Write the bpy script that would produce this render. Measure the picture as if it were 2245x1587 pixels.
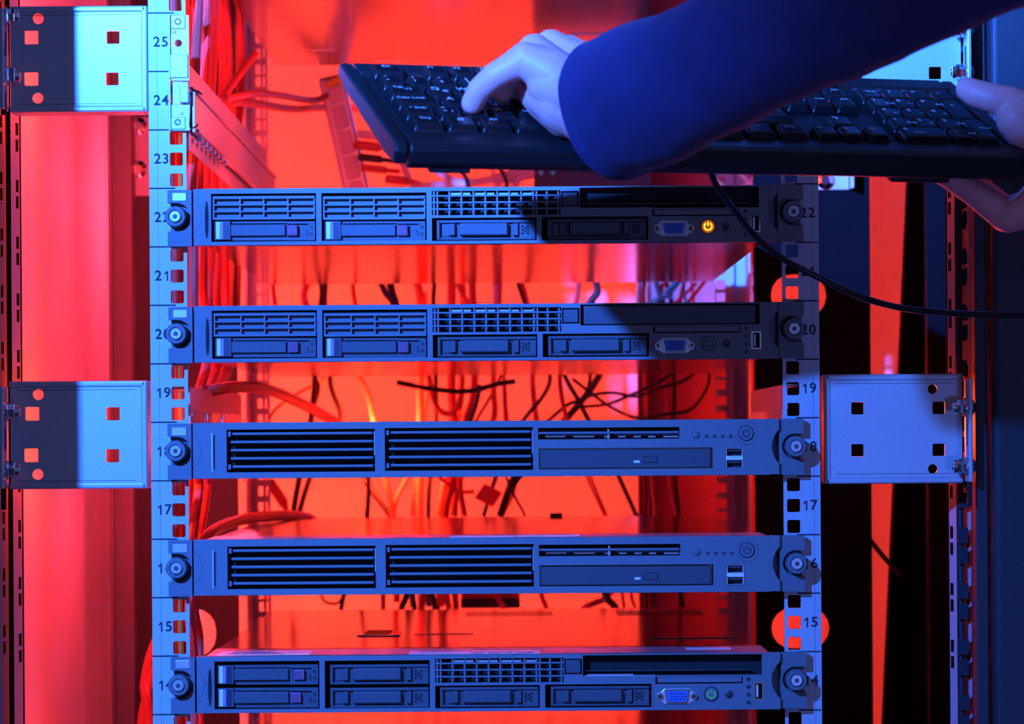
import bpy, bmesh, math, random
from mathutils import Vector, Matrix, noise
random.seed(7)
for o in list(bpy.data.objects):
    bpy.data.objects.remove(o, do_unlink=True)
SC = bpy.context.scene
COL = SC.collection
PI = math.pi

# ------------------------------------------------------------------ camera
S = 2884.0          # pixels per metre on the rack's front plane (y = 0)
DIST = 2.6          # camera to rack front
TH = 0.00698        # slight roll of the camera
CX, CY = 1132.0, 955.0
cd = bpy.data.cameras.new('camera')
cam = bpy.data.objects.new('camera', cd)
COL.objects.link(cam)
cam.location = (0, -DIST, 0)
cam.rotation_euler = (Matrix.Rotation(TH, 3, 'Y') @ Matrix.Rotation(PI / 2, 3, 'X')).to_euler()
cd.sensor_width = 36
cd.lens = S * DIST * 36 / 2245
cd.shift_x = (1122.5 - CX) / 2245
cd.shift_y = (CY - 793.5) / 2245
cd.clip_start = 0.05
cd.clip_end = 50
cd.dof.use_dof = True
cd.dof.focus_distance = DIST
cd.dof.aperture_fstop = 13
SC.camera = cam

# ------------------------------------------------------------------ world, lamps, exposure
wd = bpy.data.worlds.new('dim_room')
SC.world = wd
wd.use_nodes = True
bg = wd.node_tree.nodes['Background']
bg.inputs[0].default_value = (0.33, 0.40, 1.0, 1)
bg.inputs[1].default_value = 0.20

def aim(o, target):
    d = Vector(target) - o.location
    o.rotation_euler = d.to_track_quat('-Z', 'Y').to_euler()

def spot(name, loc, target, power, col, size, blend, rad):
    l = bpy.data.lights.new(name, 'SPOT')
    l.energy = power; l.color = col; l.spot_size = math.radians(size); l.spot_blend = blend
    l.shadow_soft_size = rad
    o = bpy.data.objects.new(name, l); COL.objects.link(o); o.location = loc; aim(o, target)
    return o

def point(name, loc, power, col, rad):
    l = bpy.data.lights.new(name, 'POINT')
    l.energy = power; l.color = col; l.shadow_soft_size = rad
    o = bpy.data.objects.new(name, l); COL.objects.link(o); o.location = loc
    return o

BLUE = (0.028, 0.165, 1.0)
RED = (1.0, 0.042, 0.008)
PINK = (1.0, 0.036, 0.085)  # tint of the added side fills, standing in for blue spill
spot('blue_spot_wide', (-0.82, -1.7, 0.70), (-0.45, 0, 0.08), 580, BLUE, 60, 1.0, 0.022)
spot('blue_spot_beam', (-0.82, -1.7, 0.70), (0.03, 0, 0.66), 2500, BLUE, 37, 1.0, 0.022)
spot('red_lamp_rear', (-0.16, 0.95, -0.006), (-0.16, 2, -0.006), 42, RED, 168, 0.5, 0.018)
spot('red_lamp_upper', (-0.05, 0.95, 0.40), (-0.05, 2, 0.30), 6, RED, 160, 0.5, 0.03)
spot('red_lamp_lower', (-0.12, 0.95, -0.42), (-0.12, 2, -0.3), 10, RED, 160, 0.5, 0.03)
point('red_fill_side', (-0.275, 0.66, 0.22), 2.5, PINK, 0.03)  # added fill without a fixture, reddens the pale side panel
point('red_fill_side_upper', (-0.285, 0.40, 0.22), 1.3, PINK, 0.06)  # added to even out the pink on the side panel
point('red_fill_side_lower', (-0.285, 0.40, -0.05), 1.1, PINK, 0.06)  # second added fill for the side panel, lower down
point('red_fill_rear_right', (0.295, 0.76, 0.02), 1.6, RED, 0.03)  # added fill to redden the rear panel and right brace
point('blue_fill', (0.90, -2.2, -0.50), 30, (0.15, 0.22, 1.0), 0.2)
point('red_fill_inner', (-0.10, 0.36, 0.29), 1.6, RED, 0.04)  # added fill to redden the slide rail and left bundle
point('red_fill_bracket_upper', (-0.305, 0.16, 0.29), 1.3, RED, 0.02)  # added fill hidden behind the upper left bracket, lights the cables
point('red_fill_bracket_lower', (-0.305, 0.16, 0.0), 1.3, RED, 0.02)  # added likewise behind the lower left bracket
point('red_fill_bracket_low', (-0.305, 0.16, -0.34), 1.0, RED, 0.02)  # added likewise, below the frame
point('red_fill_right', (0.29, 0.20, 0.005), 1.8, RED, 0.02)  # added fill hidden behind the right bracket, reddens the right slotted post

SC.cycles.sample_clamp_indirect = 60
SC.view_settings.view_transform = 'Standard'
SC.view_settings.look = 'None'
SC.view_settings.gamma = 1
SC.view_settings.exposure = 0.0
SC.view_settings.use_curve_mapping = False

# ------------------------------------------------------------------ helpers
def W(px, py, y=0.0):
    """point of the place seen at a pixel of the photograph, at its own depth y"""
    a, b = px - CX, py - CY
    u = a * math.cos(TH) - b * math.sin(TH)
    v = b * math.cos(TH) + a * math.sin(TH)
    k = (DIST + y) / DIST / S
    return Vector((u * k, y, -v * k))

def UX(px, y=0.0, v=0.0):
    return ((px - CX) - v * TH) / S * (DIST + y) / DIST

def vz(v, y=0.0):
    return -v / S * (DIST + y) / DIST

def utop(n):                       # rectified v of the top of rack unit n
    return -547.5 + (22 - n) * 128.15

ORG = {}

def tag(o, label=None, cat=None, group=None, kind=None):
    if label: o['label'] = label
    if cat: o['category'] = cat
    if group: o['group'] = group
    if kind: o['kind'] = kind
    return o

def thing(name, loc, label, cat, group=None):
    o = bpy.data.objects.new(name, None)
    COL.objects.link(o)
    o.empty_display_size = 0.02
    o.location = loc
    ORG[o.name] = Vector(loc)
    return tag(o, label, cat, group)

class MB:
    def __init__(s):
        s.v = []; s.f = []
    def add(s, vs, fs):
        n = len(s.v)
        s.v += [Vector(p) for p in vs]
        s.f += [tuple(i + n for i in f) for f in fs]
        return s
    def box(s, x0, x1, y0, y1, z0, z1):
        if x0 > x1: x0, x1 = x1, x0
        if y0 > y1: y0, y1 = y1, y0
        if z0 > z1: z0, z1 = z1, z0
        return s.add([(x0, y0, z0), (x1, y0, z0), (x1, y1, z0), (x0, y1, z0), (x0, y0, z1), (x1, y0, z1), (x1, y1, z1), (x0, y1, z1)],
                     [(0, 3, 2, 1), (4, 5, 6, 7), (0, 1, 5, 4), (1, 2, 6, 5), (2, 3, 7, 6), (3, 0, 4, 7)])
    def prism(s, poly, y0, y1):
        """polygon in x,z extruded from y0 (front) to y1"""
        a = sum(poly[i][0] * poly[(i + 1) % len(poly)][1] - poly[(i + 1) % len(poly)][0] * poly[i][1] for i in range(len(poly)))
        if a < 0: poly = poly[::-1]
        n = len(poly)
        vs = [(p[0], y0, p[1]) for p in poly] + [(p[0], y1, p[1]) for p in poly]
        fs = [tuple(range(n)), tuple(range(2 * n - 1, n - 1, -1))]
        for i in range(n):
            j = (i + 1) % n
            fs.append((i, i + n, j + n, j))
        return s.add(vs, fs)
    def lathe(s, c, axis, prof, seg=24):
        """prof: list of (distance along axis, radius)"""
        c = Vector(c); ax = Vector(axis).normalized()
        t = ax.orthogonal().normalized(); b = ax.cross(t)
        vs = []; fs = []
        for (d, r) in prof:
            r = max(r, 1e-6)
            for i in range(seg):
                a = 2 * PI * i / seg
                vs.append(c + ax * d + (t * math.cos(a) + b * math.sin(a)) * r)
        m = len(prof)
        for k in range(m - 1):
            for i in range(seg):
                j = (i + 1) % seg
                fs.append((k * seg + i, k * seg + j, (k + 1) * seg + j, (k + 1) * seg + i))
        fs.append(tuple(range(seg - 1, -1, -1)))
        fs.append(tuple(range((m - 1) * seg, m * seg)))
        return s.add(vs, fs)
    def cyl(s, c, axis, r, h, seg=24):
        return s.lathe(c, axis, [(0, r), (h, r)], seg)
    def ring(s, c, r0, r1, y0, y1, seg=28, a0=0, a1=2 * PI):
        """flat ring in the x,z plane"""
        full = abs(a1 - a0 - 2 * PI) < 1e-6
        n = seg if full else seg + 1
        vs = []
        for i in range(n):
            a = a0 + (a1 - a0) * i / seg
            cs, sn = math.cos(a), math.sin(a)
            for (r, y) in ((r0, y0), (r1, y0), (r1, y1), (r0, y1)):
                vs.append((c[0] + cs * r, y, c[1] + sn * r))
        fs = []
        for i in range(seg):
            j = (i + 1) % n
            for k in range(4):
                l = (k + 1) % 4
                fs.append((i * 4 + k, j * 4 + k, j * 4 + l, i * 4 + l))
        if not full:
            fs.append((0, 1, 2, 3)); e = (n - 1) * 4
            fs.append((e + 3, e + 2, e + 1, e))
        return s.add(vs, fs)
    def tube(s, pts, r, seg=8):
        pts = [Vector(p) for p in pts]
        n = len(pts); vs = []; fs = []
        up = None
        for i, p in enumerate(pts):
            d = (pts[min(i + 1, n - 1)] - pts[max(i - 1, 0)])
            d = d.normalized() if d.length > 1e-9 else Vector((0, 0, 1))
            if up is None: up = d.orthogonal().normalized()
            else:
                up = up - d * up.dot(d)
                up = up.normalized() if up.length > 1e-6 else d.orthogonal().normalized()
            b = d.cross(up)
            rr = r[i] if isinstance(r, (list, tuple)) else r
            for k in range(seg):
                a = 2 * PI * k / seg
                vs.append(p + (up * math.cos(a) + b * math.sin(a)) * rr)
        for i in range(n - 1):
            for k in range(seg):
                l = (k + 1) % seg
                fs.append((i * seg + k, i * seg + l, (i + 1) * seg + l, (i + 1) * seg + k))
        fs.append(tuple(range(seg - 1, -1, -1))); fs.append(tuple(range((n - 1) * seg, n * seg)))
        return s.add(vs, fs)
    def plate(s, x0, x1, z0, z1, holes, y0, y1):
        """slab with rectangular (x0,x1,z0,z1,radius) holes, real wall thickness"""
        xs = sorted(set([round(x, 7) for x in [x0, x1] + [h[0] for h in holes] + [h[1] for h in holes] if x0 - 1e-7 <= x <= x1 + 1e-7]))
        zs = sorted(set([round(z, 7) for z in [z0, z1] + [h[2] for h in holes] + [h[3] for h in holes] if z0 - 1e-7 <= z <= z1 + 1e-7]))
        nx, nz = len(xs), len(zs)
        def solid(i, j):
            if i < 0 or j < 0 or i >= nx - 1 or j >= nz - 1: return False
            cx, cz = (xs[i] + xs[i + 1]) / 2, (zs[j] + zs[j + 1]) / 2
            return not any(h[0] < cx < h[1] and h[2] < cz < h[3] for h in holes)
        base = len(s.v)
        for y in (y0, y1):
            for j in range(nz):
                for i in range(nx):
                    s.v.append(Vector((xs[i], y, zs[j])))
        def F(i, j): return base + j * nx + i
        def B(i, j): return base + nx * nz + j * nx + i
        for j in range(nz - 1):
            for i in range(nx - 1):
                if not solid(i, j): continue
                s.f.append((F(i, j), F(i + 1, j), F(i + 1, j + 1), F(i, j + 1)))
                s.f.append((B(i, j), B(i, j + 1), B(i + 1, j + 1), B(i + 1, j)))
                if not solid(i - 1, j): s.f.append((F(i, j), F(i, j + 1), B(i, j + 1), B(i, j)))
                if not solid(i + 1, j): s.f.append((F(i + 1, j), B(i + 1, j), B(i + 1, j + 1), F(i + 1, j + 1)))
                if not solid(i, j - 1): s.f.append((F(i, j), B(i, j), B(i + 1, j), F(i + 1, j)))
                if not solid(i, j + 1): s.f.append((F(i, j + 1), F(i + 1, j + 1), B(i + 1, j + 1), B(i, j + 1)))
        for h in holes:
            if len(h) > 4 and h[4] > 0:
                r = h[4]; seg = 4 if r < (h[1] - h[0]) * .45 else 7
                for (cx, cz, sx, sz) in ((h[0], h[2], 1, 1), (h[1], h[2], -1, 1), (h[0], h[3], 1, -1), (h[1], h[3], -1, -1)):
                    poly = [(cx, cz)]
                    for k in range(seg + 1):
                        a = PI / 2 * k / seg
                        poly.append((cx + sx * (r - r * math.sin(a)), cz + sz * (r - r * math.cos(a))))
                    s.prism(poly, y0, y1)
        return s
    def build(s, name, mat, parent=None, bevel=0, smooth=False, seg=2):
        org = ORG[parent.name] if parent is not None else Vector((0, 0, 0))
        me = bpy.data.meshes.new(name)
        me.from_pydata([p - org for p in s.v], [], s.f)
        me.materials.append(mat)
        me.update()
        if smooth:
            bm = bmesh.new(); bm.from_mesh(me)
            bmesh.ops.recalc_face_normals(bm, faces=bm.faces)
            for f in bm.faces: f.smooth = len(f.verts) <= 4
            for e in bm.edges:
                if len(e.link_faces) == 2 and e.calc_face_angle(0) > math.radians(38): e.smooth = False
            bm.to_mesh(me); bm.free()
        o = bpy.data.objects.new(name, me)
        COL.objects.link(o)
        if parent is not None:
            o.parent = parent
        ORG[o.name] = org
        if bevel:
            b = o.modifiers.new('bevel', 'BEVEL')
            b.width = bevel; b.segments = seg; b.limit_method = 'ANGLE'; b.angle_limit = math.radians(40)
        return o

def catmull(pts, n=8):
    pts = [Vector(p) for p in pts]
    if len(pts) < 3: 
        return [pts[0].lerp(pts[-1], i / n) for i in range(n + 1)]
    P = [pts[0] * 2 - pts[1]] + pts + [pts[-1] * 2 - pts[-2]]
    out = []
    for i in range(1, len(P) - 2):
        a, b, c, d = P[i - 1:i + 3]
        for k in range(n):
            t = k / n
            out.append(0.5 * ((2 * b) + (c - a) * t + (2 * a - 5 * b + 4 * c - d) * t * t + (3 * b - a - 3 * c + d) * t ** 3))
    out.append(pts[-1])
    return out

TXT = {}
def text_mesh(body, size):
    key = (body, size)
    if key in TXT: return TXT[key]
    cu = bpy.data.curves.new('t', 'FONT')
    cu.body = body; cu.size = size; cu.align_x = 'CENTER'; cu.align_y = 'CENTER'
    cu.resolution_u = 3
    if size > .01 and size < .011: cu.offset = .00016
    o = bpy.data.objects.new('t', cu)
    COL.objects.link(o)
    dg = bpy.context.evaluated_depsgraph_get()
    me = bpy.data.meshes.new_from_object(o.evaluated_get(dg))
    me.name = 'lettering'
    bpy.data.objects.remove(o); bpy.data.curves.remove(cu)
    TXT[key] = me
    return me

def lettering(name, body, size, mat, parent, loc, rot=(PI / 2, 0, 0), scale=(1, 1, 1)):
    me = text_mesh(body, size).copy()
    me.materials.clear(); me.materials.append(mat)
    o = bpy.data.objects.new(name, me)
    COL.objects.link(o)
    o.parent = parent
    o.location = Vector(loc) - ORG[parent.name]
    o.rotation_euler = rot; o.scale = scale
    return o

# ------------------------------------------------------------------ materials
def mat(name, col, rough=0.5, metal=0.0, bump=0.0, bscale=800, var=0.0, vscale=60, emit=None, estr=0, stretch=None, spec=None, sheen=0, sss=0):
    m = bpy.data.materials.new(name)
    m.use_nodes = True
    nt = m.node_tree; b = nt.nodes['Principled BSDF']
    b.inputs['Base Color'].default_value = (*col, 1)
    b.inputs['Roughness'].default_value = rough
    b.inputs['Metallic'].default_value = metal
    if spec is not None: b.inputs['Specular IOR Level'].default_value = spec
    if sheen: b.inputs['Sheen Weight'].default_value = sheen
    if sss:
        b.inputs['Subsurface Weight'].default_value = sss
        b.inputs['Subsurface Radius'].default_value = (0.006, 0.003, 0.002)
        b.inputs['Subsurface Scale'].default_value = 1.0
    if emit:
        b.inputs['Emission Color'].default_value = (*emit, 1)
        b.inputs['Emission Strength'].default_value = estr
    tc = nt.nodes.new('ShaderNodeTexCoord')
    mp = nt.nodes.new('ShaderNodeMapping')
    nt.links.new(tc.outputs['Object'], mp.inputs['Vector'])
    if stretch: mp.inputs['Scale'].default_value = stretch
    nz = nt.nodes.new('ShaderNodeTexNoise')
    nz.inputs['Scale'].default_value = vscale; nz.inputs['Detail'].default_value = 4
    nt.links.new(mp.outputs['Vector'], nz.inputs['Vector'])
    mx = nt.nodes.new('ShaderNodeMix'); mx.data_type = 'RGBA'
    d = 1 - var; e = 1 + var * 0.6
    mx.inputs[6].default_value = (col[0] * d, col[1] * d, col[2] * d, 1)
    mx.inputs[7].default_value = (min(1, col[0] * e), min(1, col[1] * e), min(1, col[2] * e), 1)
    nt.links.new(nz.outputs['Fac'], mx.inputs[0])
    nt.links.new(mx.outputs[2], b.inputs['Base Color'])
    if bump:
        n2 = nt.nodes.new('ShaderNodeTexNoise')
        n2.inputs['Scale'].default_value = bscale; n2.inputs['Detail'].default_value = 3
        nt.links.new(mp.outputs['Vector'], n2.inputs['Vector'])
        bp = nt.nodes.new('ShaderNodeBump')
        bp.inputs['Strength'].default_value = bump; bp.inputs['Distance'].default_value = 0.0006
        nt.links.new(n2.outputs['Fac'], bp.inputs['Height'])
        nt.links.new(bp.outputs['Normal'], b.inputs['Normal'])
    return m

M = {}
M['zinc'] = mat('zinc_plated_steel', (0.46, 0.48, 0.50), 0.42, 0.35, 0.12, 900, 0.10, 500)
M['rail'] = mat('galvanised_rail', (0.43, 0.44, 0.47), 0.5, 0.2, 0.15, 900, 0.12, 600)
M['rear_rail'] = mat('rear_rail_steel', (0.38, 0.38, 0.42), 0.5, 0.2, 0.1, 900, 0.1, 300)
M['bezel'] = mat('grey_bezel_plastic', (0.145, 0.148, 0.158), 0.55, 0, 0.18, 1400, 0.08, 900)
M['ear'] = mat('grey_ear_plastic', (0.13, 0.133, 0.143), 0.55, 0, 0.15, 1400, 0.08, 900)
M['tray'] = mat('dark_tray_plastic', (0.066, 0.067, 0.078), 0.5, 0, 0.12, 1500, 0.1, 700)
M['black'] = mat('black_plastic', (0.012, 0.012, 0.015), 0.45, 0, 0.05, 900, 0.1, 300)
M['void'] = mat('unlit_black_interior', (0.006, 0.006, 0.007), 0.8, 0, 0, 1, 0.1, 50)
M['optical'] = mat('dark_optical_drive_face', (0.055, 0.055, 0.066), 0.5, 0, 0.12, 1500, 0.1, 700)
M['chassis'] = mat('polished_chassis_steel', (0.44, 0.38, 0.38), 0.15, 1.0, 0.02, 40, 0.05, 20, stretch=(1, 12, 1))
M['lip'] = mat('brushed_lid_front', (0.62, 0.60, 0.62), 0.26, 0.7, 0.05, 200, 0.06, 100)
M['chrome'] = mat('chrome_bolt', (0.82, 0.84, 0.88), 0.12, 1.0, 0, 1, 0.03, 50)
M['silver'] = mat('silver_screw', (0.72, 0.74, 0.76), 0.28, 0.75, 0.05, 600, 0.06, 400)
M['ink'] = mat('dark_print', (0.012, 0.012, 0.02), 0.7, 0, 0, 1, 0.05, 50)
M['vga'] = mat('blue_connector', (0.05, 0.14, 0.60), 0.45, 0, 0, 1, 0.05, 50)
M['label_light'] = mat('pale_drive_label', (0.75, 0.76, 0.78), 0.4, 0, 0, 1, 0.05, 50)
M['label_purple'] = mat('violet_drive_label', (0.38, 0.22, 0.55), 0.4, 0, 0, 1, 0.05, 50)
M['label_dark'] = mat('dark_drive_label', (0.03, 0.02, 0.05), 0.4, 0, 0, 1, 0.05, 50)
M['latch'] = mat('plum_latch', (0.30, 0.13, 0.22), 0.25, 0.4, 0.05, 800, 0.2, 500)
M['led'] = mat('unlit_led', (0.05, 0.05, 0.06), 0.2, 0, 0, 1, 0.05, 50)
M['amber'] = mat('amber_power_glow', (0.8, 0.35, 0.02), 0.4, 0, 0, 1, 0.02, 50, emit=(1.0, 0.36, 0.015), estr=2.6)
M['amber_dim'] = mat('amber_power_cap', (0.35, 0.10, 0.01), 0.4, 0, 0, 1, 0.02, 50, emit=(1.0, 0.22, 0.01), estr=0.32)
M['green'] = mat('green_power_mark', (0.25, 0.55, 0.08), 0.4, 0, 0, 1, 0.02, 50)
M['grey_mark'] = mat('dark_power_mark', (0.05, 0.05, 0.06), 0.4, 0, 0, 1, 0.02, 50)
M['paper'] = mat('white_sticker', (0.75, 0.73, 0.75), 0.22, 0, 0, 1, 0.04, 200)
M['wall'] = mat('white_plaster_wall', (0.80, 0.78, 0.76), 0.85, 0, 0.05, 60, 0.05, 6)
M['floor'] = mat('dark_floor', (0.08, 0.08, 0.085), 0.6, 0, 0.05, 100, 0.1, 10)
M['cabinet'] = mat('black_powder_coat', (0.035, 0.035, 0.042), 0.5, 0, 0.35, 700, 0.15, 500, spec=0.3)
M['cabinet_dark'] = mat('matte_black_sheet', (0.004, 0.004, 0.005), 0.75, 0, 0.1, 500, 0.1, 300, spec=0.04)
M['left_sheet'] = mat('dark_grey_sheet', (0.035, 0.033, 0.035), 0.65, 0, 0.25, 500, 0.15, 300)
M['side_white'] = mat('pale_side_panel', (0.72, 0.70, 0.70), 0.7, 0, 0.05, 300, 0.04, 20)
M['rear_sheet'] = mat('dark_red_rear_sheet', (0.58, 0.10, 0.12), 0.6, 0, 0.12, 500, 0.08, 200)
M['side'] = mat('grey_powder_coat', (0.13, 0.125, 0.135), 0.6, 0, 0.12, 500, 0.08, 200)
M['post'] = mat('slotted_post_steel', (0.45, 0.43, 0.45), 0.5, 0.1, 0.1, 500, 0.1, 300)
M['slide'] = mat('slide_rail_steel', (0.50, 0.48, 0.48), 0.4, 0.2, 0.05, 300, 0.06, 100)
M['kb'] = mat('black_keyboard_plastic', (0.011, 0.0105, 0.012), 0.40, 0, 0.08, 1800, 0.1, 900)
M['key'] = mat('black_keycap', (0.010, 0.0095, 0.011), 0.2, 0, 0.0, 1800, 0.1, 900)
M['legend'] = mat('white_key_print', (0.78, 0.78, 0.78), 0.5, 0, 0, 1, 0.03, 50)
M['skin'] = mat('skin', (0.90, 0.33, 0.30), 0.5, 0, 0.25, 500, 0.10, 60, sss=0.12)
M['nail'] = mat('finger_nail', (0.70, 0.48, 0.42), 0.3, 0, 0, 1, 0.03, 50)
M['sweater'] = mat('navy_sweater_knit', (0.030, 0.018, 0.100), 0.85, 0, 0.5, 1200, 0.35, 45, sheen=0.08)
M['cord'] = mat('black_cord', (0.012, 0.012, 0.014), 0.4, 0, 0, 1, 0.05, 50)
M['c_red'] = mat('red_cable', (0.55, 0.07, 0.055), 0.45, 0, 0, 1, 0.08, 50)
M['c_grey'] = mat('grey_cable', (0.45, 0.43, 0.43), 0.45, 0, 0, 1, 0.08, 50)
M['c_pale'] = mat('pale_cable', (0.75, 0.70, 0.68), 0.45, 0, 0, 1, 0.08, 50)
M['c_orange'] = mat('orange_cable', (0.80, 0.22, 0.035), 0.4, 0, 0, 1, 0.08, 50)
M['c_yellow'] = mat('yellow_cable', (0.80, 0.60, 0.05), 0.4, 0, 0, 1, 0.08, 50)
M['c_black'] = mat('black_cable', (0.010, 0.010, 0.012), 0.45, 0, 0, 1, 0.08, 50)

# ------------------------------------------------------------------ setting
FLOOR = -0.86
o = MB().box(-2.2, 2.2, 1.45, 1.55, FLOOR, 1.6).build('wall_back', M['wall']); tag(o, 'white plaster wall behind the rack flooded with red light', 'wall', kind='structure')
o = MB().box(-2.2, 2.2, -3.2, 1.55, FLOOR - 0.08, FLOOR).build('floor', M['floor']); tag(o, 'dark server room floor under the rack', 'floor', kind='structure')

# ------------------------------------------------------------------ rack uprights
UT, UB = 34, 8
def upright(label, pxa, pxb, hole_px, num_px, tick_px, y, nums, matl, name='rack_upright', cat='rack upright', ret=1):
    xa, xb = UX(pxa, y), UX(pxb, y)
    hx = UX(hole_px, y); hw = 0.00495
    t = thing(name, ((xa + xb) / 2, y, FLOOR), label, cat)
    ztop = -utop(UT) / S; zbot = FLOOR
    holes = []
    for n in range(UB, UT + 1):
        zt = -utop(n) / S
        for d in (0.00635, 0.02223, 0.0381):
            holes.append((hx - hw, hx + hw, zt - d - hw, zt - d + hw, 0.0015))
    MB().plate(xa, xb, zbot, ztop, holes, y, y + 0.002).build('flange', matl, t)
    xo = xa if ret < 0 else xb
    MB().box(xo, xo - ret * 0.002, y + 0.002, y + 0.055, zbot, ztop).build('side_web', matl, t)
    MB().box(xo, xo - ret * 0.011, y + 0.055, y + 0.057, zbot, ztop).build('rear_return', matl, t)
    if nums:
        tx0, tx1 = UX(tick_px[0], y), UX(tick_px[1], y)
        for n in range(11, 28):
            zt = -utop(n) / S
            MB().box(tx0, tx1, y - 0.00025, y, zt - 0.0005, zt + 0.0005).build('tick_mark', M['ink'], t)
            for di, ch in enumerate(str(n)):
                cx_ = UX(num_px, y) + (di - .5) * .0062; cz_ = zt - .0222
                if ch == '1':
                    h_ = .0037
                    MB().prism([(cx_ + .0002, cz_ - h_), (cx_ + .0012, cz_ - h_), (cx_ + .0012, cz_ + h_), (cx_ + .0004, cz_ + h_), (cx_ - .0016, cz_ + h_ * .55), (cx_ - .0016, cz_ + h_ * .28), (cx_ + .0002, cz_ + h_ * .58)], y - .0003, y - .0001).build('unit_number', M['ink'], t)
                else:
                    lettering('unit_number', ch, 0.0108, M['ink'], t, (cx_, y - 0.0003, cz_))
        MB().box(UX(tick_px[2], y) - .0001, UX(tick_px[2], y) + .0001, y - 0.0001, y, zbot, ztop).build('scribe_line', M['grey_mark'], t)
    return t

upright('perforated steel upright numbered 14 to 25 at the servers\' left ends', 331, 413, 391, 358.5, (331, 388, 350), 0.0, True, M['rail'], ret=-1)
upright('perforated steel upright numbered 14 to 22 at the servers\' right ends', 1717, 1798, 1739, 1774, (1746, 1796, 1784), 0.0, True, M['rail'], ret=1)
YR = 0.875
def rear_up(label, pxa, pxb, hole, ret):
    t = thing('rear_upright', (W((pxa + pxb) / 2, 955, YR).x, YR, FLOOR), label, 'rack upright')
    xa, xb, hx = [W(p, 955, YR).x for p in (pxa, pxb, hole)]
    holes = []
    for n in range(UB, UT + 1):
        zt = -utop(n) / S
        for d in (0.00635, 0.02223, 0.0381):
            holes.append((hx - .0048, hx + .0048, zt - d - .0048, zt - d + .0048, 0.0012))
    MB().plate(xa, xb, FLOOR, -utop(UT) / S, holes, YR, YR + 0.002).build('flange', M['rear_rail'], t)
    xo = xa if ret < 0 else xb
    MB().box(xo, xo - ret * 0.002, YR - 0.05, YR, FLOOR, -utop(UT) / S).build('side_web', M['rear_rail'], t)
    MB().box(xo - ret * 0.016, xo - ret * 0.0135, YR - 0.006, YR, FLOOR, -utop(UT) / S).build('bead', M['rear_rail'], t)
    return t
rear_up('slim perforated rear upright behind the servers, far left', 548, 592, 576, -1)
rear_up('slim perforated rear upright behind the servers, far right', 1570, 1640, 1582, 1)

# ------------------------------------------------------------------ mounting brackets with nuts
def hexnut(mb, c, ax, r, h):
    c = Vector(c); ax = Vector(ax)
    mb.lathe(c, ax, [(0, r * 1.28), (h * .18, r * 1.28)], 24)
    mb.lathe(c + ax * h * .18, ax, [(0, r * .93), (h * .08, r), (h * .62, r), (h * .7, r * .93)], 6)
    mb.lathe(c + ax * h * .88, ax, [(0, r * .88), (h * .3, r * .86), (h * .36, r * .70)], 20)
    mb.lathe(c + ax * h * 1.2, ax, [(0, r * .55), (h * .12, r * .5)], 16)

def bracket(label, side, pxi, pxo, pyt, pyb, holes, nuts, y=0.012):
    """side -1: left of the rack. pxi inner edge, pxo outer edge."""
    a, b = W(pxi, pyt, y), W(pxo, pyb, y)
    zt, zb = a.z, b.z
    xi, xo = a.x, b.x
    t = thing('mounting_bracket', ((xi + xo) / 2, y, zb), label, 'bracket', 'zinc mounting brackets')
    hs = []
    for (hx, hy, w, kind) in holes:
        c = W(hx, hy, y); r = w / 2 / S
        hs.append((c.x - r, c.x + r, c.z - r, c.z + r, r if kind == 'o' else 0.0009))
    x0, x1 = min(xi, xo), max(xi, xo)
    MB().plate(x0 + .002, x1 - .002, zb + .002, zt - .002, hs, y, y + 0.003).build('plate', M['zinc'], t)
    for z0, z1 in ((zt - .005, zt), (zb, zb + .005)):
        MB().box(x0 + .001, x1 - .001, y - 0.001, y + 0.03, z0, z1).build('folded_edge', M['zinc'], t, bevel=0.0016, seg=3)
    MB().box(xi, xi + (.005 if xi < xo else -.005), y - 0.001, y + 0.03, zb, zt).build('folded_edge', M['zinc'], t, bevel=0.0016, seg=3)
    # outer flange turned towards the front
    zf0, zf1 = zb + 0.001, zt - 0.004
    fx = xo
    fl = MB().box(fx, fx + side * 0.003, y - 0.024, y + 0.003, zf0, zf1).build('end_flange', M['zinc'], t, bevel=0.0008)
    for (nx, ny) in nuts:
        c = W(nx, ny, y - 0.012)
        nb = MB(); hexnut(nb, (fx, y - 0.0125, c.z), (-side, 0, 0), 0.0058, 0.0088)
        nb.build('hex_nut', M['chrome'], t, smooth=True)
        MB().lathe((fx + side * 0.003, y - 0.0125, c.z), (side, 0, 0), [(0, .0062), (.0015, .006), (.003, .004), (.0036, .0015)], 20).build('bolt_head', M['chrome'], t, smooth=True)
        MB().box(fx - side * .0004, fx + side * .0034, y - 0.0155, y - 0.0105, c.z - 0.030, c.z - 0.012).build('slot', M['void'], t, bevel=0.001)
    for (lx0, ly0, lx1, ly1) in ((pxi + (25 if pxi < pxo else -25), pyt + 20, pxo - (20 if pxi < pxo else -20), pyt + 20),
                                 (pxi + (25 if pxi < pxo else -25), pyb - 20, pxo - (20 if pxi < pxo else -20), pyb - 20)):
        p, q = W(lx0, ly0, y), W(lx1, ly1, y)
        MB().box(p.x, q.x, y - .00012, y, p.z - .00018, p.z + .00018).build('bend_line', M['grey_mark'], t)
    return t

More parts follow.
